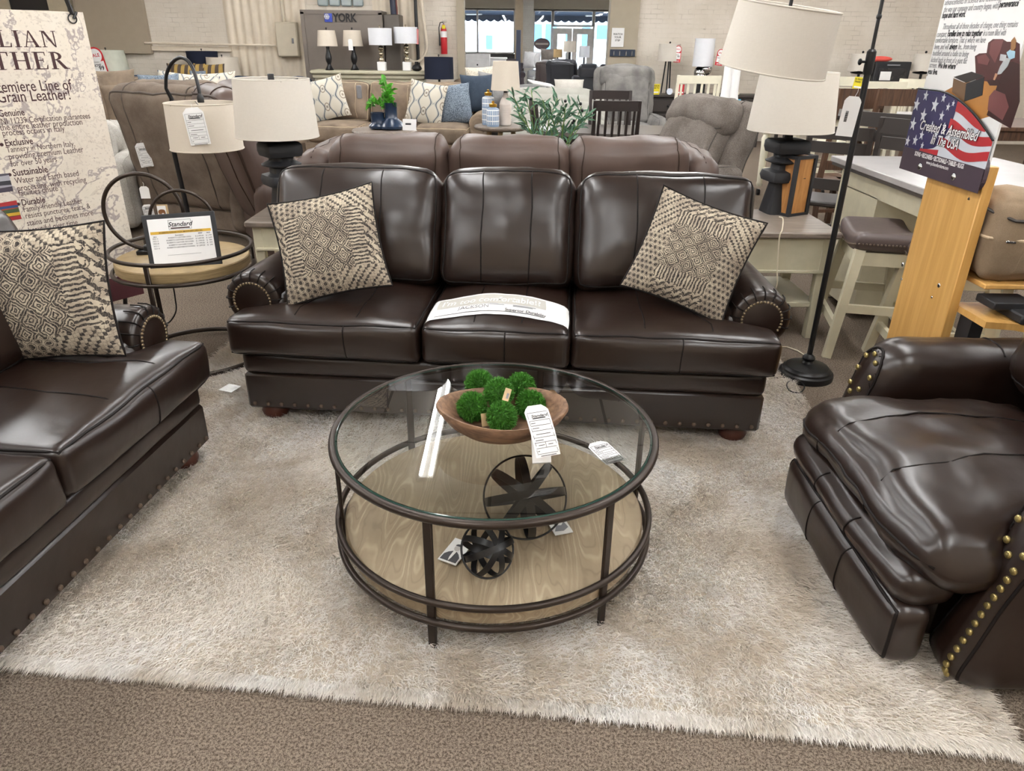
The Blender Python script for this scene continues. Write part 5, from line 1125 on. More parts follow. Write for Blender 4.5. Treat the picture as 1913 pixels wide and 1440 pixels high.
zn_ = A(821, 160, 12.35).z; console('dark console table behind the tan sofa under the navy lamp', A(821, 160, 12.35).x, 12.18, .6, .34, zn_, DKW)
LP0 = [(5, 0), (6, .05), (3, .12), (2, .3), (2, 1)]
lampx('table lamp with a navy drum shade right of the long sideboard', 821, 107, 147, 160, 53, 54, 0, SHN, DKW, LP0, Y=12.35)
softsofa('suede_loveseat', 'tan suede loveseat turned away beside the opening in the back wall', (-.1, 12.75, 0), R(78), 1.3, 1, TAN, TANP, zs=.5, zb=1.0, dep=1.0, armw=.25, armh=.7)

# ------------------------------------------------------------------ middle: grey sofa, round table, jars, lamp, channel chaise, chairs, plant
GSF = fabric('mid grey fabric', '6d6c6c', '8f8e8d', 130, .2)
softsofa('fabric_sofa', 'grey fabric sofa with navy pillow behind the small round table', (.15, 11.25, 0), R(14), 1.5, 2, GSF, plain('grey seam', '5a5959', .8), zs=.5, zb=.95, dep=.95, armw=.22, armh=.65)
pillow('throw_pillow', 'dark navy pillow on the grey sofa behind the round table', DBL, PM(A(893, 175, 10.75), 25, 12, 0), .5, .5, .11); pillow('throw_pillow', 'speckled beige pillow standing behind the dark navy pillow', fabric('speckled beige', 'a49c8c', 'cfc8b8', 60, .3, k=.8), PM(A(905, 158, 11.25), 20, 12, 4), .52, .5, .10)
pillow('throw_pillow', 'plain grey pillow leaning beside the dark navy pillow', GSF, PM(A(925, 172, 10.9), 10, 12, -6), .52, .5, .11)
RY = 8.9; rt_ = A(936, 234, RY); zt = rt_.z
t = thing('round_side_table', 'small round brown side table with two jars and a white lamp', 'side table', (rt_.x, RY, 0))
G().lathe([(0, zt - .05), (.27, zt - .05), (.31, zt - .03), (.315, zt - .012), (.305, zt), (0, zt)], 40).build('tabletop', GTP, t)
for k in range(3): a = 2 * PI * k / 3 + .5; G().cyl((.16 * math.cos(a), .16 * math.sin(a), zt - .05), (.22 * math.cos(a), .22 * math.sin(a), 0), .03, .024, 12).build('leg', OAKE, t)
def mk_jar():
    t = Mt('grid glazed ceramic', rough=.3, spec=.5); x, y, z = t.xyz(); a = x.op('ARCTAN2', y); g = (((a * 3.2).fr() - .5).ab() > .40).mx(((z * 17).fr() - .5).ab() > .42); g = g * (((z * 5.5).fr()) > .12)
    t.set('Base Color', t.mix(g, '8195ad', 'ecebe6')); return t.m
JAR = mk_jar()
def jar(label, px, py, dy, r, h):
    p = Vector((A(px, py, RY + dy).x, RY + dy, zt)); t = thing('ginger_jar', label, 'jar', p); G().lathe([(0, 0), (r * .94, 0), (r, .02), (r, h - .02), (r * .9, h), (r * .5, h + .012), (r * .5, h + .03), (0, h + .03)], 32).build('body', JAR, t)
    G().lathe([(r * .56, h + .02), (r * .6, h + .03), (r * .6, h + .05), (r * .2, h + .06), (r * .22, h + .08), (0, h + .085)], 20).build('lid', GLD, t)
jar('taller blue and white grid patterned jar with gold lid on the round table', 912, 228, .06, .072, .30); jar('shorter blue and white grid patterned jar with gold lid on the round table', 921, 230, -.12, .074, .19)
lm = thing('table_lamp', 'white ribbed bottle lamp with beige shade on the small round table', 'lamp', (A(944, 228, RY).x, RY, zt)); s = A(945, 200, RY).x - A(944, 200, RY).x
g = G(); prof = [(0, 0), (9 * s, 0), (11 * s, 1 * s)]
for i in range(9): z = (3 + i * 4) * s; prof += [(11.2 * s, z), (11.4 * s, z + 1.8 * s), (11.0 * s, z + 3.2 * s)]
prof += [(10 * s, 42 * s), (7 * s, 48 * s), (4.5 * s, 53 * s), (4 * s, 57 * s), (0, 57 * s)]; g.lathe(prof, 32).build('lamp_base', plain('pinkish white ceramic', 'cfc4ba', .4), lm); G().lathe([(3.6 * s, 57 * s), (3.6 * s, 63 * s), (0, 63 * s)], 16).build('socket', BLK, lm); shade_mesh(lm, 27 * s, 23 * s, 62 * s, 110 * s, SHB)
# channel stitched cream chaise
def mk_chan():
    t = Mt('channel plush', rough=.9, spec=.1); t.set('Base Color', t.mix(t.noise(5, 3), '85847d', 'a5a39b')); return t.m
CHN = mk_chan(); PLUSH = fabric('cream plush', 'a39e95', 'bfbbb3', 150, .3)
ch = thing('channel_chaise', 'large cream channel tufted chaise behind the green plant', 'chaise', (.52, 9.45, 0)); wch = 1.42
def chan(u, v):
    a = v * 8; rr = (a - math.floor(a) - .5); bul = .065 * math.sqrt(max(0, 1 - 4 * rr * rr)); y = v * 1.35; x = (u - .5) * wch; z = .50 + .46 * (v ** 1.4) - .30 * max(0, abs(u - .5) * 2 - .55) ** 2 * 2.2
    return (x, y + .0, z + bul)
G().grid(chan, 40, 90).build('tufted_top', CHN, ch, ang=180); G().box((0, .68, .24), (wch * .98, 1.3, .46), .06).build('base', PLUSH, ch)
v_ = []
for i in range(5): cushion('channel_roll', CHN, ch, (wch, .12, .12), (0, -.03, .09 + .10 * i), r=.055, bulge=(.01, .01, .01), n=(8, 3, 3))
cushion('backrest', PLUSH, ch, (wch * .7, .25, .36), (0, 1.46, .74), r=.1, bulge=(.02, .03, .03), n=(8, 3, 5), wr=.02)
pillow('throw_pillow', 'pale grey fluffy pillow on the chaise behind the plant', PLUSH, PM(A(1063, 166, 10.9), 0, 30, 0), .42, .28, .10)
bk = tag(G().box((0, 0, .01), (.36, .24, .02), .004).build('catalogue', [WHT]), 'white catalogue lying on the back of the cream chaise', 'catalogue'); bk.location = A(1012, 158, 11.0); bk.rotation_euler = (R(8), R(10), R(20))
puffy('fabric_recliner', 'grey suede recliner facing the camera before the right opening post', (1.66, 10.6, 0), R(4), GRY2, plain('grey suede seam', '3f3d3c', .8), w=1.02, zb=1.25, rec=-14, seed=101)
# oval dark table with slat back chairs
ot = F(1180, 226, .74); t = thing('dining_table', 'oval dark table behind the slat back chairs', 'table', (1.12, 8.0, 0)); g = G()
el = [(1.0 * math.cos(a), .48 * math.sin(a)) for a in np.linspace(0, 2 * PI, 49)[:-1]]; g.prism(el, .70, .74).build('tabletop', plain('dark oval top', '5d5752', .3), t)
G().prism([(x * .9, y * .85) for x, y in el], .62, .70).build('apron', ESP, t)
for sx in (-.62, .62):
    for y in (-.25, .25): G().box((sx, y, .31), (.06, .06, .62)).build('leg', ESP, t)
chair('dining_chair', 'espresso slat back chair in front of the oval dark table', (.93, 7.64, 0), R(182), ESP, .46, 1.075, True, 6); chair('dining_chair', 'espresso slat back chair on the far side of the oval dark table', (1.06, 8.0, 0), R(2), ESP, .48, 1.09, True, 6)
chair('dining_chair', 'espresso chair seen edge on left of the green olive plant', (.66, 7.75, 0), R(96), ESP, .46, 1.04, True, 5)
# olive plant on a white pot
py_ = 6.75; pc = A(1030, 252, py_); ol = thing('olive_plant', 'dark green artificial olive plant behind the brown sofa', 'plant', (pc.x, py_, 0)); zs_ = pc.z
OLV = plain('olive leaf', '4c7058', .5, var=.4, sc=25); g, st_ = G(), G()
G().lathe([(.09, 0), (.15, .02), (.17, .30), (.16, .32), (0, .30)], 24, (0, 0, zs_ - .5)).build('pot', WHT, ol); G().box((0, 0, (zs_ - .5) / 2), (.5, .4, zs_ - .5), .01).build('stand', DKW, ol)
for k in range(20):
    a = random.uniform(0, 2 * PI); bx_ = (k % 2 - .5) * .22; top = Vector((bx_ + random.uniform(-.26, .26), random.uniform(-.22, .22), zs_ + random.uniform(.12, .36))); b = Vector((bx_ * .8, 0, zs_ - .2)); m = b.lerp(top, .5) + Vector((random.uniform(-.03, .03), random.uniform(-.03, .03), .05)); st_.tube([b, m, top], .004, 5)
    for j in range(11):
        q = (m.lerp(top, j / 10) if j > 2 else b.lerp(m, .6 + .13 * j)); d = (top - m).normalized() * .7 + Vector((random.uniform(-1, 1), random.uniform(-1, 1), random.uniform(-.5, .5))); leafy(g, q, d, random.uniform(.08, .15), random.uniform(.018, .030), .15)
st_.build('stem', STEM, ol); g.build('leaves', OLV, ol, ang=None); g = G()
for k in range(9): g.ball((random.uniform(-.3, .3), random.uniform(-.15, .0), zs_ + random.uniform(.05, .38)), .014, 8, 6); o = g.build('olive', BLK, ol); g = G()
# sign and coat rack on the right opening post
sp = A(1154, 70, BY - .08); s = A(1155, 70, BY).x - A(1154, 70, BY).x; sg = thing('paper_sign', 'white paper sign taped on the beige wall right of the opening', 'sign', sp); G().box((0, 0, 0), (23 * s, .004, 32 * s)).build('sheet', WHT, sg, ang=None)
for i, l in enumerate(('WATCH', 'YOUR', 'STEP')): text(l, (0, -.004, (5 - i * 5.2) * s - 1 * s), 4.6 * s, INK, sg, al='CENTER', bold=.02)
cr = thing('coat_rack', 'dark coat hook rail on the beige wall below the paper sign', 'coat rack', A(1163, 99, BY - .08)); G().box((0, 0, 0), (47 * s, .03, 12 * s), .004).build('board', NVY, cr)
for x in (-17, -6, 6, 17): G().tube([(x * s, -.02, 3 * s), (x * s, -.05, 1 * s), (x * s, -.05, -3 * s), (x * s, -.03, -4 * s)], .008, 6).build('hook', CHR, cr)

# ------------------------------------------------------------------ left background
softsofa('suede_sofa', 'brown suede sofa at the far left behind the map banner', (-4.55, 9.6, 0), R(24), 2.6, 2, TAN, TANP, zs=.5, zb=1.08, dep=1.05, armw=.26, armh=.72, roll=False, wr=.03)
pillow('throw_pillow', 'big brown suede pillow leaning on the arm of the far left sofa', TAN, PM(A(248, 200, 9.55), 10, 22, 8), .66, .62, .14); pillow('throw_pillow', 'brown suede back pillow at the left end of the far left sofa', TAN, PM(A(212, 175, 10.1), 8, 16, 2), .6, .6, .13)
pillow('throw_pillow', 'speckled light blue pillow on the far left sofa', BLU, PM(A(300, 175, 10.2), 10, 18, 2), .52, .5, .12); pillow('throw_pillow', 'paisley trellis pillow behind the arc lamp', IKT, PM(A(352, 172, 10.4), 10, 22, -6), .8, .5, .12)
pillow('throw_pillow', 'paisley trellis pillow beside the linen lamp at left', IKT, PM(A(402, 170, 10.6), 0, 20, 4), .6, .5, .12)
softsofa('velvet_sectional', 'dark navy sectional sofa along the back wall at left', (-4.9, 12.0, 0), R(4), 3.6, 4, DBL, NVY, zs=.5, zb=.98, dep=1.0, armw=.2, armh=.7, wr=.02)
STR = Mt('gold stripes', rough=.8); x_, y_, z_ = STR.xyz(); STR.set('Base Color', STR.mix((x_ * 9).fr() < .5, '8e743a', '3d3128')); STR = STR.m
pillow('throw_pillow', 'gold and brown striped pillow standing on the navy sectional', STR, PM(A(350, 150, 12.4), 0, 10, 0), .62, .5, .1); pillow('throw_pillow', 'gold and brown striped pillow half behind the tan lamp shade', STR, PM(A(393, 150, 12.45), 0, 10, 0), .5, .5, .1)
pillow('throw_pillow', 'speckled grey pillow between the two gold striped pillows', BLU, PM(A(371, 153, 12.3), 0, 10, 0), .26, .34, .08)
console('narrow table behind the navy sectional under the left lamps', A(300, 140, 13.1).x, 13.12, 4.6, .34, A(300, 150, 13.2).z, DKW)
lampx('pale green grey drum lamp at far left behind the banner', 209, 94, 142, 150, 60, 70, 0, plain('pale celadon shade', 'c2c4b4', .9), DKW, LP0, Y=13.2); lampx('navy drum lamp at left on the table by the back wall', 385, 96, 134, 150, 55, 52, 0, SHN, DKW, LP0, Y=13.28); lampx('tan drum lamp partly in front of the navy drum lamp', 421, 107, 150, 151, 56, 60, 0, SHB, DKW, LP0, Y=13.14)
def saletag(label, px, py, Y, w, h, yaw=0, roll=0, surf=True):
    t = thing('sale_tag', label, 'sale tag', hit(px, py, .012) if surf else A(px, py, Y)); t.rotation_euler = (0, R(roll), R(yaw)); r = w / 2
    pl = [(-r, -h / 2), (r, -h / 2), (r, h / 2 - r)] + [(r * math.cos(a), h / 2 - r + r * math.sin(a)) for a in np.linspace(.2, PI - .2, 8)] + [(-r, h / 2 - r)]
    G().prism(pl, -.002, .002, 'y').build('card', RED, t, ang=None); G().prism([(r * .8 * math.cos(a), h / 2 - r + r * .8 * math.sin(a)) for a in np.linspace(0, 2 * PI, 21)[:-1]], -.0045, -.002, 'y').build('seal', WHT, t, ang=None)
    q = G().box((0, -.0035, -h * .12), (w * .82, .002, h * .36)).build('price_panel', WHT, t, ang=None); text('SALE', (0, -.0055, h / 2 - r * 1.15), r * .55, RED, t, al='CENTER', bold=.02); text('NOW', (-w * .34, -.0055, -h * .08), w * .2, INK, t, bold=.02); text('99', (-w * .02, -.0055, -h * .2), w * .34, INK, t, bold=.02); text('SAVE', (0, -.004, -h * .45), w * .26, WHT, t, al='CENTER', bold=.02); return t
saletag('red and white sale tag hanging on the pale green grey lamp at left', 183, 119, 12.80, .26, .50, 0, -8, False)

# ------------------------------------------------------------------ right background
CBZ = .88; cb_ = thing('side_cabinet', 'black cabinet with a tripod lamp against the right brick wall', 'cabinet', (A(1249, 190, 12.6).x, 12.6, 0)); w = A(1292, 180, 12.6).x - A(1206, 180, 12.6).x
CBZ = A(1250, 176, 12.8).z; G().box((0, .25, CBZ - .02), (w, .52, .04), .01).build('top', DKW, cb_); G().box((0, .26, CBZ / 2 - .02), (w - .06, .46, CBZ - .06)).build('body', DKW, cb_)
for i in range(3): d = G().box((0, .02, CBZ * (.25 + .27 * i)), (w - .14, .03, CBZ * .22), .004).build('drawer', DKW, cb_); G().ball((0, -.005, CBZ * (.25 + .27 * i)), .018, 8, 6).build('knob', BLK, d)
tl = thing('table_lamp', 'tripod table lamp with cream drum shade on the black cabinet', 'lamp', F(1243, 174, CBZ)); Yt = tl.location.y; s = A(1244, 150, Yt).x - A(1243, 150, Yt).x; z0, z1 = A(1250, 114, Yt).z - CBZ, A(1250, 82, Yt).z - CBZ
for k in range(3): a = 2 * PI * k / 3 + .5; G().cyl((9 * s * math.cos(a), 9 * s * math.sin(a), 0), (4 * s * math.cos(a), 4 * s * math.sin(a), z0 + .1), .012, n=8).build('leg', BLK, tl)
shade_mesh(tl, 21 * s, 19.5 * s, z0, z1, SHD); G().ball((0, 0, z1 + .02), .016, 8, 6).build('finial', BLK, tl)
saletag('red and white sale tag on the tripod lamp shade by the brick wall', 1266, 101, Yt - .35, 12.5 * s, 28 * s, 0, 2)
def easelcard(label, px, py, Y, w, h, mat, lines, ink=INK):
    p = A(px, py, Y); s = A(px + 1, py, Y).x - p.x; t = thing('sign_card', label, 'sign', p); G().box((0, 0, h * s / 2), (w * s, .012, h * s)).build('card', mat, t, ang=None)
    for i, l in enumerate(lines): text(l, (0, -.008, h * s * (.78 - .2 * i)), h * s * .19, ink, t, al='CENTER', bold=.02)
    G().box((0, -.008, h * s * .22), (w * s * .8, .003, h * s * .13)).build('logo_print', WHT, t, ang=None); return t
ec = easelcard('yellow stock sign standing at the left end of the black cabinet', 1223, 175, 12.68, 17, 18, YEL, ('In Stock &', 'Ready To')); ec.location.z = CBZ
ec = easelcard('red sign card at the right end of the black cabinet', 1269, 177, 12.68, 16, 18, RED, ()); ec.location.z = CBZ
ds = G().lathe([(0, -.004), (5.5 * s, -.004), (5.5 * s, .004), (0, .004)], 24).build('round_plate', plain('pale blue white', 'cfd6e2', .4)); tag(ds, 'small round white plate leaning on the black cabinet', 'plate'); ds.location = A(1251, 170, 12.66); ds.location.z = CBZ + 5.5 * s; ds.rotation_euler.x = R(80)
# long buffet table behind with lamps
BFZ = A(1330, 176, 12.9).z; bt2 = console('dark buffet table along the right brick wall', (A(1295, 170, 12.9).x + A(1372, 170, 12.9).x) / 2 + .15, 12.7, 1.3, .5, BFZ, DKW)
Yb = F(1310, 176, BFZ).y; s = A(1311, 150, Yb).x - A(1310, 150, Yb).x
t = thing('table_lamp', 'tall white cylinder shade lamp with silver bubble base by the brick wall', 'lamp', (A(1306, 176, Yb).x, Yb, BFZ)); zb0 = A(1310, 124, Yb).z - BFZ; zt0 = A(1310, 72, Yb).z - BFZ
G().box((0, 0, .08), (.14, .14, .16), .005).build('plinth', BLK, t); G().ball((-.03, -.02, .26), .10, 16, 10).build('bubble', CHR, t); G().ball((.06, -.02, .38), .10, 16, 10).build('bubble', CHR, t); G().ball((-.02, 0, zb0 - .10), .11, 16, 10).build('bubble', CHR, t); G().cyl((0, 0, .1), (0, 0, zb0 + .2), .01, n=8).build('stem', CHR, t)
shade_mesh(t, 18.5 * s, 18 * s, zb0, zt0, SHW)
t = thing('table_lamp', 'cream lamp half hidden behind the tilted floor lamp shade', 'lamp', (A(1370, 176, Yb).x, Yb, BFZ)); zb0 = A(1370, 122, Yb).z - BFZ; G().lathe([(.09, 0), (.10, .02), (.03, .1), (.03, zb0 + .1)], 20).build('lamp_base', CRW, t); shade_mesh(t, 26 * s, 24 * s, zb0, A(1370, 86, Yb).z - BFZ, SHD)
saletag('red and white sale tag left of the tilted floor lamp shade', 1345, 107, Yb - .30, 13 * s, 27 * s, 0, 6, False)
# counter height cream table on casters with vases
CTY = 8.6; ctz = .93; ct = thing('kitchen_cart', 'cream counter table on casters behind the right lamps', 'kitchen cart', ((A(1402, 300, CTY).x + A(1548, 300, CTY).x) / 2, CTY, 0)); w = A(1556, 240, 7.6).x - A(1398, 250, 7.6).x
ct.location.y = 7.5; G().box((0, .5, ctz), (w + .2, 1.1, .04), .008).build('tabletop', DKW, ct); G().box((0, .5, ctz - .10), (w, .95, .15), .01).build('apron', CRW, ct)
for sx in (-1, 1):
    for y in (.08, .92):
        l = G().lathe([(.028, .10), (.034, .13), (.030, .16), (.036, .30), (.045, .55), (.05, .62), (.036, .66), (.05, .69), (.05, ctz - .15)], 16, (sx * (w / 2 - .05), y, 0)).build('leg', CRW, ct); G().cyl((sx * (w / 2 - .05) - .015, y, .035), (sx * (w / 2 - .05) + .015, y, .035), .035, n=14).build('caster', BLK, l)
g = G()
for i in range(7): g.box((0, .12 + .125 * i, .30), (w - .1, .085, .02))
g.build('slatted_shelf', CRW, ct)
CZ = ctz + .02
for px, lab, r, h in ((1357, 'tall white cylinder vase, left one on the cream counter table', .045, .44), (1371, 'tall white cylinder vase, right one on the cream counter table', .05, .43)):
    o = G().lathe([(0, 0), (r * 1.3, 0), (r * 1.25, .08), (r, .16), (r * .95, h), (r * .8, h), (r * .8, h - .05)], 24).build('vase', WHT); tag(o, lab, 'vase'); o.location = (A(px, 180, 7.9).x, 7.95, CZ)
w0 = ct.location.x - w / 2
o = easelcard('yellow sign card in front of the white vases', 1362, 180, 7.8, 12, 15, YEL, ('In Stock',)); o.location.z = CZ; o.rotation_euler = (0, R(12), R(-20)); o.location.x = max(o.location.x, w0 + .05)
o = G().lathe([(0, 0), (.035, 0), (.04, .01), (.04, .07), (.03, .08), (.03, .10), (0, .10)], 20).build('candle_jar', plain('cyan', '2aa3c8', .3)); tag(o, 'small cyan candle jar right of the white vases', 'candle'); o.location = (A(1380, 176, 7.95).x, 7.95, CZ)
chair('dining_chair', 'cream slat back chair in front of the silver bubble lamp', (A(1306, 141, 9.0).x - (-0.000), 9.470, 0), R(180), CRW, .52, A(1306, 141, 9.0).z, True, 6, top=.085)
# right side dining sets
chair('dining_chair', 'dark grey chair left of the tall floor lamp pole', (A(1580, 205, 5.6).x - (-0.235), 6.007, 0), R(150), DKW, .46, 1.02, False, 2)
YC = 9.6
chair('dining_chair', 'cream chair with plain top rail behind the floor lamp pole', (A(1657, 152, 9.1).x - (0.033), 9.569, 0), R(184), CRW, .62, A(1660, 152, YC - .5).z, True, 5, top=.10); chair('dining_chair', 'cream slat chair partly hidden by the white poster', (A(1722, 148, 9.1).x - (-0.065), 9.565, 0), R(172), CRW, .50, A(1715, 148, YC - .6).z, True, 7, top=.10)
chair('dining_chair', 'cream chair peeking out right of the linen lamp shade', (A(1582, 143, 9.4).x - (-0.000), 9.870, 0), R(180), CRW, .5, A(1580, 143, 9.4).z, False, 2, top=.10)
t = console('walnut brown dining table behind the ladder back chairs', 4.55, 7.0, 1.9, 1.0, .90, TKW, 'dining_table')
chair('dining_chair', 'walnut brown chair with broad back behind the floor lamp pole', (A(1610, 172, 6.6).x - (0.082), 7.063, 0), R(190), TKW, .46, A(1617, 170, 6.2).z, False, 1, top=.16); chair('dining_chair', 'walnut brown chair with plain top rail left of the flag sign', (A(1694, 168, 6.4).x - (0.016), 6.870, 0), R(182), TKW, .50, A(1694, 166, 6.4).z, False, 1, top=.13)
chair('dining_chair', 'black ladder back chair nearest the counter table', (A(1664, 211, 5.55).x - (-0.332), 5.882, 0), R(135), DKW, .48, A(1664, 211, 5.55).z, False, 3, top=.10); chair('dining_chair', 'black ladder back chair beside the flag sign', (A(1716, 223, 5.0).x - (-0.332), 5.332, 0), R(135), DKW, .48, A(1716, 223, 5.0).z, False, 3, top=.10)
tag(G().box((0, 0, .05), (.14, .01, .10)).build('table_card', WHT, ang=None), 'white table card on the walnut table behind the ladder back chairs', 'card'); o = bpy.data.objects['table_card']; o.location = (max(3.70, A(1672, 196, 7.3).x), 7.3, .90)
Yr = 12.6; rz_ = A(1650, 152, Yr).z
bk2 = console('dark sideboard along the far right brick wall', (A(1580, 150, Yr).x + A(1760, 150, Yr).x) / 2, 12.7, 3.2, .5, .92, DKW)
Y2 = 12.95; s = A(1601, 120, Y2).x - A(1600, 120, Y2).x
for px, lab in ((1602, 'black table lamp with grey white drum shade left of the black fireplace'), (1718, 'black table lamp with grey white drum shade right of the black fireplace')):
    t = thing('table_lamp', lab, 'lamp', (A(px, 150, Y2).x, Y2, .92)); z0, z1 = A(px, 132, Y2).z - .92, A(px, 101, Y2).z - .92
    G().lathe([(.09, 0), (.09, .02), (.02, .05), (.02, z0 * .8), (.13, z0 * .86), (.14, z0 * .92), (.03, z0 * .96), (.02, z0 + .1)], 20).build('lamp_base', BLK, t); shade_mesh(t, 22 * s, 18 * s, z0, z1, SHD); G().ball((0, 0, z1 + .03), .02, 8, 6).build('finial', BLK, t)
fp_ = thing('fireplace', 'black electric fireplace screen between two lamps on the far sideboard', 'fireplace', (A(1660, 150, 12.85).x, 12.80, .92)); zt0 = A(1660, 115, 12.8).z - .92; ww = 66 * s
G().box((0, .05, zt0 / 2), (ww, .12, zt0), .01).build('frame', BLKM, fp_); G().box((0, -.015, zt0 * .45), (ww * .8, .02, zt0 * .6)).build('screen', plain('dark glass', '201f22', .15), fp_); G().box((0, -.015, zt0 * .88), (ww * .35, .02, .02)).build('vent', GREY, fp_)
rc = tag(G().ball((0, 0, .02), (.20, .06, .045), 16, 8).build('red_cloth', plain('coral red cloth', 'd2544a', .8)), 'folded coral red cloth on top of the black fireplace', 'cloth'); rc.location = (A(1644, 112, 12.85).x, 12.85, .92 + zt0 + .015)
easelcard('white paper notice before the black fireplace', 1652, 152, 12.7, 20, 15, WHT, ()).location = hit(1652, 150, .03)
o = easelcard('yellow stock sign hanging behind the floor lamp pole', 1601, 168, 9.0, 19, 22, YEL, ('In Stock &', 'Ready To')); o.rotation_euler = (0, R(6), R(-10))
t = console('grey table with trays carrying the yellow stock sign', A(1580, 180, 9.0).x, 8.9, .8, .6, A(1601, 168, 9.0).z, DKW)

# ------------------------------------------------------------------ island table, stools, sign post, suede bag
isl = thing('counter_table', 'cream counter height table with grey top behind the sign post', 'counter table', (2.08, 3.6, 0)); TOPG = plain('pale grey laminate', 'a39f9d', .3)
G().box((.50, .60, .895), (1.06, 1.30, .035), .004).build('tabletop', TOPG, isl); G().box((.50, .60, .868), (1.04, 1.28, .02)).build('top_edge', plain('dark grey edge', '4b4642', .4), isl)
G().box((.50, .60, .80), (.92, 1.16, .11)).build('apron', CRM, isl); pn = G().box((.34, .92, .40), (.60, .52, .70)).build('cabinet', CRM, isl, ang=None)
for x in (.07, .93):
    for y in (.05, 1.15): G().box((x, y, .43), (.075, .075, .86), .006).build('leg', CRM, isl)
tag(G().box(A(1724, 333, 4.2) + Vector((.0, 0, 0)), (.12, .10, .003)).build('paper_sheet', WHT, ang=None), 'white paper on the cream counter table beside the flag sign', 'paper'); bpy.data.objects['paper_sheet'].location.z = .915 - A(1724, 333, 4.2).z
STL = leather('grey brown stool leather', '453a38', '5f5350', .42)
def stool(label, loc, rz):
    t = thing('bar_stool', label, 'bar stool', loc, rz); w, d, h = .46, .34, .60
    def sad(o): o[:, 2] += .035 * (o[:, 0] / .23) ** 2 - .008; return o
    s_ = cushion('seat', STL, t, (w, d, .085), (0, 0, h + .02), r=.035, bulge=(0, 0, .02), n=(8, 8, 3), deform=sad); pts = []
    for u in np.linspace(-.96, .96, 26): pts += [(u * w / 2, -d / 2 - .001), (u * w / 2, d / 2 + .001)]
    for u in np.linspace(-.9, .9, 18): pts += [(-w / 2 - .001, u * d / 2), (w / 2 + .001, u * d / 2)]
    for i, (x, y) in enumerate(pts): o = bpy.data.objects.new('nailhead', NB) ; COL.objects.link(o); o.parent = s_; o.location = (x, y, h - .005 + .035 * (x / .23) ** 2)
    ax_, ay = w / 2 - .05, d / 2 - .04; bx_, by_ = w / 2 + .02, d / 2 + .03; zt = h - .01
    for x in (-1, 1):
        for y in (-1, 1): G().tube([(x * ax_, y * ay, zt), (x * bx_, y * by_, 0)], [.034, .030], 4, flat=(1, 0, 0)).build('leg', CRM, t)
    for y in (-1, 1): G().box((0, y * (ay + .005), zt - .045), (w - .1, .025, .07)).build('apron', CRM, t); G().box((0, y * (ay + .05), .17), (w - .02, .025, .045)).build('stretcher', CRM, t)
    for x in (-1, 1): G().box((x * (ax_ + .005), 0, zt - .045), (.025, d - .08, .07)).build('apron', CRM, t); G().box((x * (ax_ + .045), 0, .28), (.025, d + .0, .045)).build('stretcher', CRM, t)
    return t
NB = G().ball((0, 0, 0), .006, 6, 4).build('nailhead', NAIL).data; bpy.data.objects.remove(bpy.data.objects['nailhead'] if 'nailhead' in bpy.data.objects and bpy.data.objects['nailhead'].data == NB else [o for o in bpy.data.objects if o.data == NB][0])
stool('cream bar stool with brown nailhead seat beside the floor lamp pole', (1.98, 3.86, 0), R(78)); stool('cream bar stool with brown seat half hidden by the beech post', (2.16, 3.48, 0), R(82))
# sign post
PX = 1.72
pst = thing('sign_post', 'honey beech post with flag sign and white poster beside the recliner', 'sign stand', (PX, 0, 0)); PY0, PY1 = 2.70, 3.085
G().box((.02, (PY0 + PY1) / 2, .58), (.04, PY1 - PY0, 1.16), .003).build('post', BCH, pst); G().box((.24, (PY0 + PY1) / 2, .015), (.44, .50, .03), .006).build('base', BCH, pst)
def sp_(px, py):
    d = _ray(px, py); t = PX / d.x; return d.y * t, EYE + d.z * t          # (y, z) on the sign plane
ybl, zbl = sp_(1712, 312); ybr, zbr = sp_(1845, 350); ZB = (zbl + zbr) / 2 - .02; YL, YRt = ybl, sp_(1868, 255)[0]; 
def rrect(y0, y1, z0, z1, r, top=True):
    o = []
    for cy, cz, a in ((y1 - r, z0 + r, -90), (y1 - r, z1 - r, 0), (y0 + r, z1 - r, 90), (y0 + r, z0 + r, 180)):
        o += [(cy + r * math.cos(R(a + k * 15)), cz + r * math.sin(R(a + k * 15))) for k in range(7)]
    return o
Wp = YL - YRt; ZB = 1.07; YF = 3.262; YN = 2.69       # far and near edge
G().prism(rrect(YN, YF - .004, ZB + .012, 2.05, .03), -.012, -.004, 'x').build('poster_board', WHT, pst, ang=None)
fb = G().prism(rrect(YN - .02, YF, ZB, ZB + .13, .05), -.030, -.014, 'x').build('flag_board', plain('dusky purple', '40343e', .4), pst, ang=None)
# all flag pieces share the plane frame: u to the right (towards -y), v up
FM = Matrix(((0, 0, -1, 0), (-1, 0, 0, 0), (0, 1, 0, 0), (0, 0, 0, 1)))
def pan(pts, d, mat, name, parent):
    n = len(pts); me = bpy.data.meshes.new(name); me.from_pydata([(-d, y, z) for y, z in pts] + [(-d + .0012, y, z) for y, z in pts], [], [tuple(range(n)), tuple(range(2 * n - 1, n - 1, -1))] + [(i, n + i, n + (i + 1) % n, (i + 1) % n) for i in range(n)]); me.materials.append(mat); return link(name, me, parent, 0)
U0 = YF; FW = U0 - (YN - .02)                  # board width
def fu(u, v): return (U0 - u * FW, ZB + v)              # 0..1 across, metres up
vb, vt = .075, .375
def arcv(u): return .32 - .14 * max(0., (u - .25) / .75) ** 1.8
flag = [fu(u, .085) for u in np.linspace(0, 1, 2)] + [fu(u, arcv(u)) for u in np.linspace(1, 0, 30)]
pan(flag, .0315, plain('pale flag', 'c9ced6', .4), 'flag_field', fb); NAVY = plain('flag navy', '2e2a55', .4); FRED = plain('flag red', 'a8262e', .4)
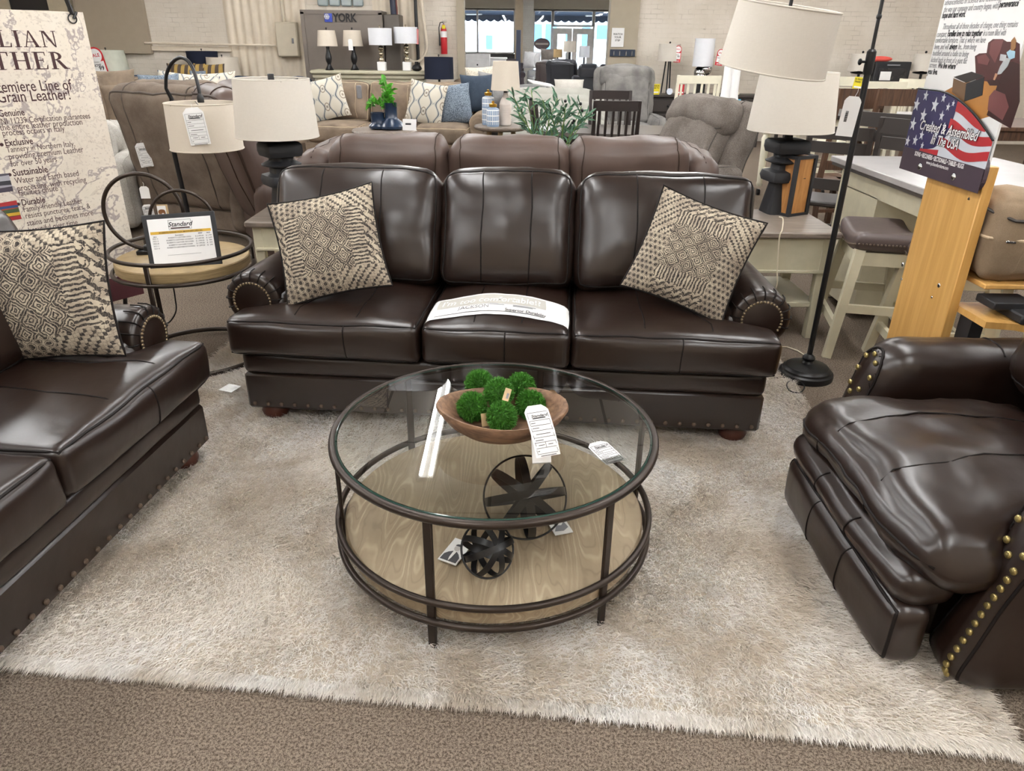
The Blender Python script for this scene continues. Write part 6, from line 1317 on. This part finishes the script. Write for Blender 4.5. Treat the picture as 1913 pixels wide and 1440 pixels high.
pan([fu(0, .085), fu(.2, .09), fu(.28, .10), fu(.38, .112), fu(.446, .133), fu(.50, .17), fu(.524, .215), fu(.53, .25)] + [fu(u, arcv(u)) for u in np.linspace(.535, 0, 16)], .0325, NAVY, 'canton', fb)
def wave(u0, u1, top, bot, k):
    us = np.linspace(u0, u1, 24); pan([fu(u, max(.086, bot(u))) for u in us] + [fu(u, min(arcv(u) - .001, top(u))) for u in us[::-1]], .0328 + .0002 * k, FRED, 'stripe', fb)
wv = lambda u, ph: .014 * math.sin((u - .5) * 10 + ph)
wave(.53, .90, lambda u: .285 - .06 * (u - .5) + wv(u, 1.2), lambda u: min(arcv(u) - .002, .247 - .07 * (u - .5) + wv(u, 1.2)), 0)
wave(.50, 1., lambda u: .218 - .05 * (u - .5) + wv(u, 1.6), lambda u: .183 - .05 * (u - .5) + wv(u, 1.8), 1)
wave(.42, 1., lambda u: .145 - .02 * (u - .5) + wv(u, 2.2), lambda u: .115 - .025 * (u - .5) + wv(u, 2.2), 2)
wave(.22, .45, lambda u: .098 + .05 * (u - .2), lambda u: .088, 3)
pan([fu(0, .0)] + [fu(1., .0), fu(1., .086), fu(0, .092)], .0338, plain('dusky purple', '40343e', .4), 'lower_band', fb)
STAR = [(math.sin(PI * k / 5) * (1 if k % 2 == 0 else .40), math.cos(PI * k / 5) * (1 if k % 2 == 0 else .40)) for k in range(10)]
for u, v, r in ((.035, .262, .028), (.13, .300, .022), (.16, .225, .028), (.275, .270, .030), (.36, .300, .018), (.05, .185, .028), (.20, .150, .020), (.30, .185, .026), (.39, .235, .020), (.44, .270, .016), (.49, .285, .012), (.03, .115, .022), (.13, .125, .022), (.38, .165, .018), (.45, .20, .014), (.24, .112, .014)):
    y, z = fu(u, v); pan([(y - a * r * .9, z + b * r) for a, b in STAR], .0342, plain('star white', 'd5d8de', .4), 'star', fb)
rim = [fu(u, arcv(u) + .004) for u in np.linspace(0, 1, 26)]; G().tube([(-.031, y, z) for y, z in rim], .004, 6).build('rim', BLK, fb)
RT = Matrix(((0, 0, -1, 0), (-1, 0, 0, 0), (0, 1, 0, 0), (0, 0, 0, 1)))
def stx(s, px0, py, px1, size, mat, d, parent, bold=0., shear=.0):
    y0, z0 = sp_(px0, py); y1, _ = sp_(px1, py); o = text(s, (-d, y0, z0), size, mat, parent, rot=RT, bold=bold, shear=shear); bpy.context.view_layer.update(); w = max(.01, o.dimensions.x)
    o.matrix_local = o.matrix_local @ Matrix.Diagonal(((y0 - y1) / w, 1, 1, 1)); return o
PWH = plain('white print', 'e6e4e4', .5); OUT = plain('black outline', '1c1820', .5)
for s, a, y, b, sz in (('Created & Assembled', 1733, 241, 1849, .052), ('In The USA', 1754, 268, 1808, .052)):
    stx(s, a, y, b, sz, OUT, .0355, fb, .05, .25); stx(s, a, y, b, sz, PWH, .0366, fb, .012, .25)
stx('SOFAS • RECLINERS • SECTIONALS • TABLES • RUGS', 1724, 290, 1824, .024, PWH, .0355, fb, .02); stx('www.jacksonfurniture.com', 1746, 306, 1791, .020, PWH, .0355, fb)
for px, py in ((1734, 312), (1798, 331)): y, z = sp_(px, py); g = G(); g.ball((-.034, y, z), (.008, .014, .014), 12, 8); g.build('screw', CHR, fb)
for s, a, y, b, bo in (('advancements in science and technology. Gathering', 1770, 10, 1912, 0), ('the way our company and country began, with', 1768, 23, 1868, 0), ('perseverance', 1872, 14, 1908, .03), ('hope and hard work.', 1765, 34, 1808, .03), ('Throughout all of those decades of change, one thing remains', 1766, 55, 1905, 0), ('constant:', 1755, 69, 1773, 0), ('Families love to relax together', 1775, 68, 1840, .03), ('in a room filled with', 1842, 67, 1884, 0),
                       ('comfortable furniture. That is where we have', 1752, 80, 1846, 0), ('been, and will', 1750, 92, 1777, 0), ('always', 1779, 92, 1793, .03), ('be... from being', 1795, 92, 1829, 0), ('huddled around a radio to being', 1747, 104, 1815, 0), ('kicked back in front of a giant flat', 1744, 116, 1812, 0), ('screen.', 1741, 126, 1755, 0), ('We live where', 1757, 127, 1790, .03), ('you live.', 1738, 138, 1757, .03)):
    stx(s, a, y, b, .030, GREY if not bo else INK, .0126, pst, bo, .2)
# printed photograph on the poster: floor, recliners, small table, seated person with a laptop
def pp(pts, d, mat, name='printed_shape'): return pan([sp_(x, y) for x, y in pts], d, mat, name, pst)
LBR = plain('print leather', '4a2628', .3); LBD = plain('print leather dark', '331a1c', .3); LBL = plain('print leather light', '6b3f40', .3)
pp([(1768, 172), (1800, 155), (1850, 150), (1890, 165), (1880, 210), (1830, 225), (1800, 200)], .0130, plain('print floor', 'a8743c', .4))
pp([(1830, 150), (1828, 105), (1836, 100), (1850, 99), (1853, 80), (1862, 73), (1880, 73), (1888, 78), (1905, 78), (1912, 82), (1912, 170), (1900, 168), (1880, 155)], .0134, LBR); pp([(1855, 100), (1858, 80), (1866, 74), (1882, 75), (1876, 95), (1866, 118)], .0138, LBL); pp([(1832, 106), (1848, 101), (1856, 112), (1852, 122), (1834, 118)], .0138, LBL); pp([(1850, 150), (1872, 148), (1876, 160), (1856, 160)], .0138, LBD)
pp([(1870, 160), (1884, 120), (1900, 115), (1912, 120), (1912, 190), (1895, 240), (1850, 215)], .0136, LBD); pp([(1855, 180), (1865, 168), (1885, 176), (1892, 200), (1880, 225), (1852, 205)], .0140, LBL)
pp([(1788, 144), (1822, 134), (1846, 142), (1812, 155)], .0142, DKW); pp([(1788, 146), (1812, 156), (1808, 190), (1785, 172)], .0141, plain('print brown', '6a5038', .4)); pp([(1812, 156), (1846, 144), (1842, 178), (1808, 190)], .0143, BLKM)
pp([(1893, 112), (1888, 98), (1896, 92), (1904, 96), (1903, 108)], .0146, plain('print blue shirt', '9cc0d2', .5)); pp([(1896, 94), (1897, 76), (1903, 69), (1906, 76), (1905, 90), (1901, 95)], .0148, plain('print hair', '8a6238', .5)); pp([(1896, 110), (1890, 124), (1878, 138), (1870, 140), (1876, 124), (1886, 108)], .0147, plain('print trousers', 'a9aeb0', .5)); pp([(1872, 138), (1866, 150), (1863, 149), (1867, 137)], .0147, plain('print skin', 'b98e70', .5)); pp([(1875, 113), (1877, 101), (1888, 103), (1886, 115)], .0150, plain('print laptop', 'b5b8ba', .4))
# bolts on the post
for px, py, r in ((1686, 494, .010), (1685, 521, .006), (1754, 533, .010), (1741, 555, .006)): y, z = sp_(px, py); G().ball((0, y, z), (.004, r, r), 12, 6).build('bolt', CHR, pst)
sh = thing('display_shelf', 'beech shelf with dark tray fixed behind the sign post', 'shelf', (PX + .04, 2.50, 0)); zsh = .63
G().prism([(0, .25), (0, .02), (.10, .0), (.18, -.06), (.26, -.08), (.62, -.06), (.62, .25)], zsh - .025, zsh).build('board', BCH, sh); G().box((.04, .16, zsh / 2 - .015), (.05, .08, zsh - .03)).build('support', BLKM, sh); G().box((.58, .1, zsh / 2 - .015), (.05, .2, zsh - .03)).build('support', CRM, sh)
tr = tag(G().box((.35, .08, .02), (.50, .20, .035), .006).box((.12, .12, .045), (.16, .12, .03), .004).build('black_tray', BLKM), 'black plastic tray lying on the beech shelf under the suede bag', 'tray'); tr.location = (PX + .04, 2.50, zsh + .001)
bag = thing('suede_bag', 'tan suede sample cushion with brass eyelet hanging beside the sign post', 'cushion', (2.09, 2.74, .745), R(-9)); BAGM = fabric('tan bag suede', '74634f', '9a8670', 300, .12, patch=3, k=.2)
cushion('body', BAGM, bag, (.62, .26, .30), (0, 0, .16), r=.05, bulge=(.01, (0, .02), .02), n=(10, 6, 8), wr=.02, wf=7, seed=3, seams=([(-.62, -1, 1), (-.62, -1, -1)],), pm=plain('bag seam', '8a7660', .8), pr=.003)
G().tube(ring((-.17, -.142, .235), .020, 24, 'y'), .006, 8, closed=True).build('eyelet', NAILB, bag); G().ball((-.17, -.128, .235), (.017, .012, .017), 12, 8).build('hole', BLK, bag); G().tube([(-.17, -.145, .235), (-.24, -.15, .235), (-.30, -.10, .255), (-.37, -.03, .29)], .006, 8).build('cord', DKW, bag)
G().tube([(-.33, -.02, .165), (-.30, -.125, .165), (-.19, -.148, .163)], .006, 6).build('zip', TANP, bag); G().box((-.235, -.152, .158), (.035, .006, .010), .002).build('zip_pull', CHR, bag)
hr = tag(G().box((0, 0, -.012), (.60, .24, .02), .004).build('bag_ledge', BCH, ang=None), 'upper beech ledge under the tan suede cushion', 'shelf'); hr.location = (2.09, 2.75, .742)
t = console('cream and brown table behind the beech shelf at the right edge', 2.75, 3.05, .8, .35, .68, CRM)
G().box((-.32, .02, .32), (.09, .03, .64)).build('panel', DKW, t)
softsofa('dark_sofa', 'dark grey sofa at the far right edge behind the poster', (4.9, 5.2, 0), R(-60), 1.9, 2, fabric('dark grey fabric', '3c3a3c', '575457', 100, .2), BLKM, zs=.5, zb=.95)

# ------------------------------------------------------------------ far front room furniture
def farsofa(name, label, px0, px1, pyt, Y, mat, rz, cat, zb=None, head=False, n=1):
    w = A(px1, 120, Y).x - A(px0, 120, Y).x; return softsofa(name, label, (A((px0 + px1) / 2, 120, Y).x, Y, 0), R(rz), w, n, mat, plain(label[:12] + ' seam', '55504c', .8), cat, zs=.5, zb=zb or .95, dep=.9, armw=w * .14, armh=.68, roll=False, head=head)
WHF = fabric('white fabric', 'c9c6c4', 'e6e4e2', 60, .2); farsofa('white_loveseat', 'white fabric loveseat seen from its side beyond the opening', 975, 1010, 98, 27.5, WHF, -60, 'loveseat', .98)
for px, lab in ((990, 'white plump pillow, left one on the far white loveseat'), (998, 'white plump pillow, right one on the far white loveseat')): pillow('throw_pillow', lab, WHF, PM(A(px, 112, 27.3), -30, 12, 0), .5, .55, .16)
BKL = leather('black leather', '121217', '24242b', .28); puffy('leather_recliner', 'glossy black leather recliner seen from behind beyond the opening', (A(1072, 130, 21.5).x, 22.7, 0), R(160), BKL, BLK, w=1.02, zb=1.12, seed=111); puffy('leather_recliner', 'dark brown recliner just left of the glossy black recliner', (A(1040, 130, 23.5).x, 23.8, 0), R(165), leather('taupe brown leather', '332a28', '4b3f3b', .45), BRNP, w=.95, zb=1.08, seed=121)
softsofa('leather_sofa', 'black leather sofa end right of the black recliner beyond the opening', (A(1128, 130, 20.5).x, 21.5, 0), R(172), 1.5, 2, BKL, BLK, zs=.5, zb=1.05, head=True, roll=False)
farsofa('brown_armchair', 'small brown armchair with grey pillow behind the dark brown recliner', 1008, 1030, 98, 26.5, leather('umber leather', '3c2c2a', '57423e', .45), 170, 'armchair', 1.0); pillow('throw_pillow', 'fluffy grey pillow on the small brown armchair beyond the opening', GRY, PM(A(1025, 106, 26.2), 0, 10, 0), .55, .5, .16)
for px, pyt, pyb, wt, lab, m in ((1063.5, 77, 97, 24, 'beige drum lamp before the glass doors, middle one', SHB), (1042, 92, 107, 17, 'small tan drum lamp left of the glass doors', plain('tan shade', 'b3976b', .9)), (1091, 86, 107, 20, 'tall pale drum lamp right of the glass doors', SHW)):
    Yf = 25.0; c = console('dark lamp table under the ' + lab.split(',')[0].split(' left')[0].split(' right')[0].split(' before')[0], A(px, 110, Yf).x, Yf - .25, .6, .5, .72, DKW, 'lamp_table'); s = A(px + 1, 100, Yf).x - A(px, 100, Yf).x
    t = thing('table_lamp', lab, 'lamp', (A(px, 110, Yf).x, Yf, .72)); z0, z1 = A(px, pyb, Yf).z - .72, A(px, pyt, Yf).z - .72; G().lathe([(.09, 0), (.09, .02), (.03, .05), (.03, z0 + .1)], 16).build('lamp_base', BLK, t); shade_mesh(t, wt / 2 * s, wt / 2 * s * .95, z0, z1, m, n=28)
wc = thing('dresser', 'pale grey dresser beyond the left side of the opening', 'dresser', (A(892, 120, 19).x, 19, 0)); w = A(914, 120, 19).x - A(868, 120, 19).x; zt = A(890, 101, 19).z; PG = plain('pale grey paint', 'c4c2c0', .5)
G().box((0, .25, zt / 2), (w, .5, zt), .01).build('body', PG, wc)
for i in range(4): d = G().box((0, -.008, zt * (.16 + .22 * i)), (w - .1, .02, zt * .19), .004).build('drawer', PG, wc); G().ball((0, -.02, zt * (.16 + .22 * i)), .02, 8, 6).build('knob', BLK, d)
wc2 = thing('chest', 'lower white chest right of the pale grey dresser beyond the opening', 'chest', (A(925, 120, 20.5).x, 20.5, 0)); w = A(946, 120, 20).x - A(905, 120, 20).x; zt = A(925, 109, 20.5).z; G().box((0, .25, zt / 2), (w, .5, zt), .01).build('body', WHT, wc2); G().box((0, .24, zt), (w + .06, .56, .04), .01).build('top', WHT, wc2)
softsofa('dark_sofa', 'dark brown curved sofa below the left shop window', (A(917, 110, 27).x, 27.2, 0), R(0), 2.4, 2, leather('plum leather', '2a2022', '43353a', .45), BLK, zs=.5, zb=1.02)
mr = tag(G().box((0, 0, .8), (.14, .5, 1.6), .01).build('tall_panel', plain('blue black panel', '2c3346', .3)), 'tall narrow blue black panel edge on at the beige pillar', 'panel'); mr.location = (A(968, 120, 24).x, 24, .0); mr.scale.z = A(968, 56, 24).z / 1.6
os_ = tag(G().prism([(1.0 * .30 * math.cos(a), .20 * math.sin(a)) for a in np.linspace(0, 2 * PI, 33)[:-1]], -.01, .01, 'y').build('oval_sign', plain('brown sign', '5a4a4a', .5), ang=None), 'brown oval sign hanging in the shop window right of the brick pier', 'sign'); os_.location = A(1012.5, 82, FY - .1); G().box((0, -.012, 0), (.48, .004, .06)).build('sign_band', plain('sign band', 'a89a90', .5), os_, ang=None)
# ------------------------------------------------------------------ lettering becomes real mesh
bpy.context.view_layer.update(); dg = bpy.context.evaluated_depsgraph_get()
for o in [o for o in bpy.data.objects if o.type == 'FONT']:
    me = bpy.data.meshes.new_from_object(o.evaluated_get(dg)); n = o.name; p, M = o.parent, o.matrix_local.copy(); bpy.data.objects.remove(o)
    if not me.materials: continue
    q = bpy.data.objects.new('lettering', me); COL.objects.link(q); q.parent = p; q.matrix_local = M
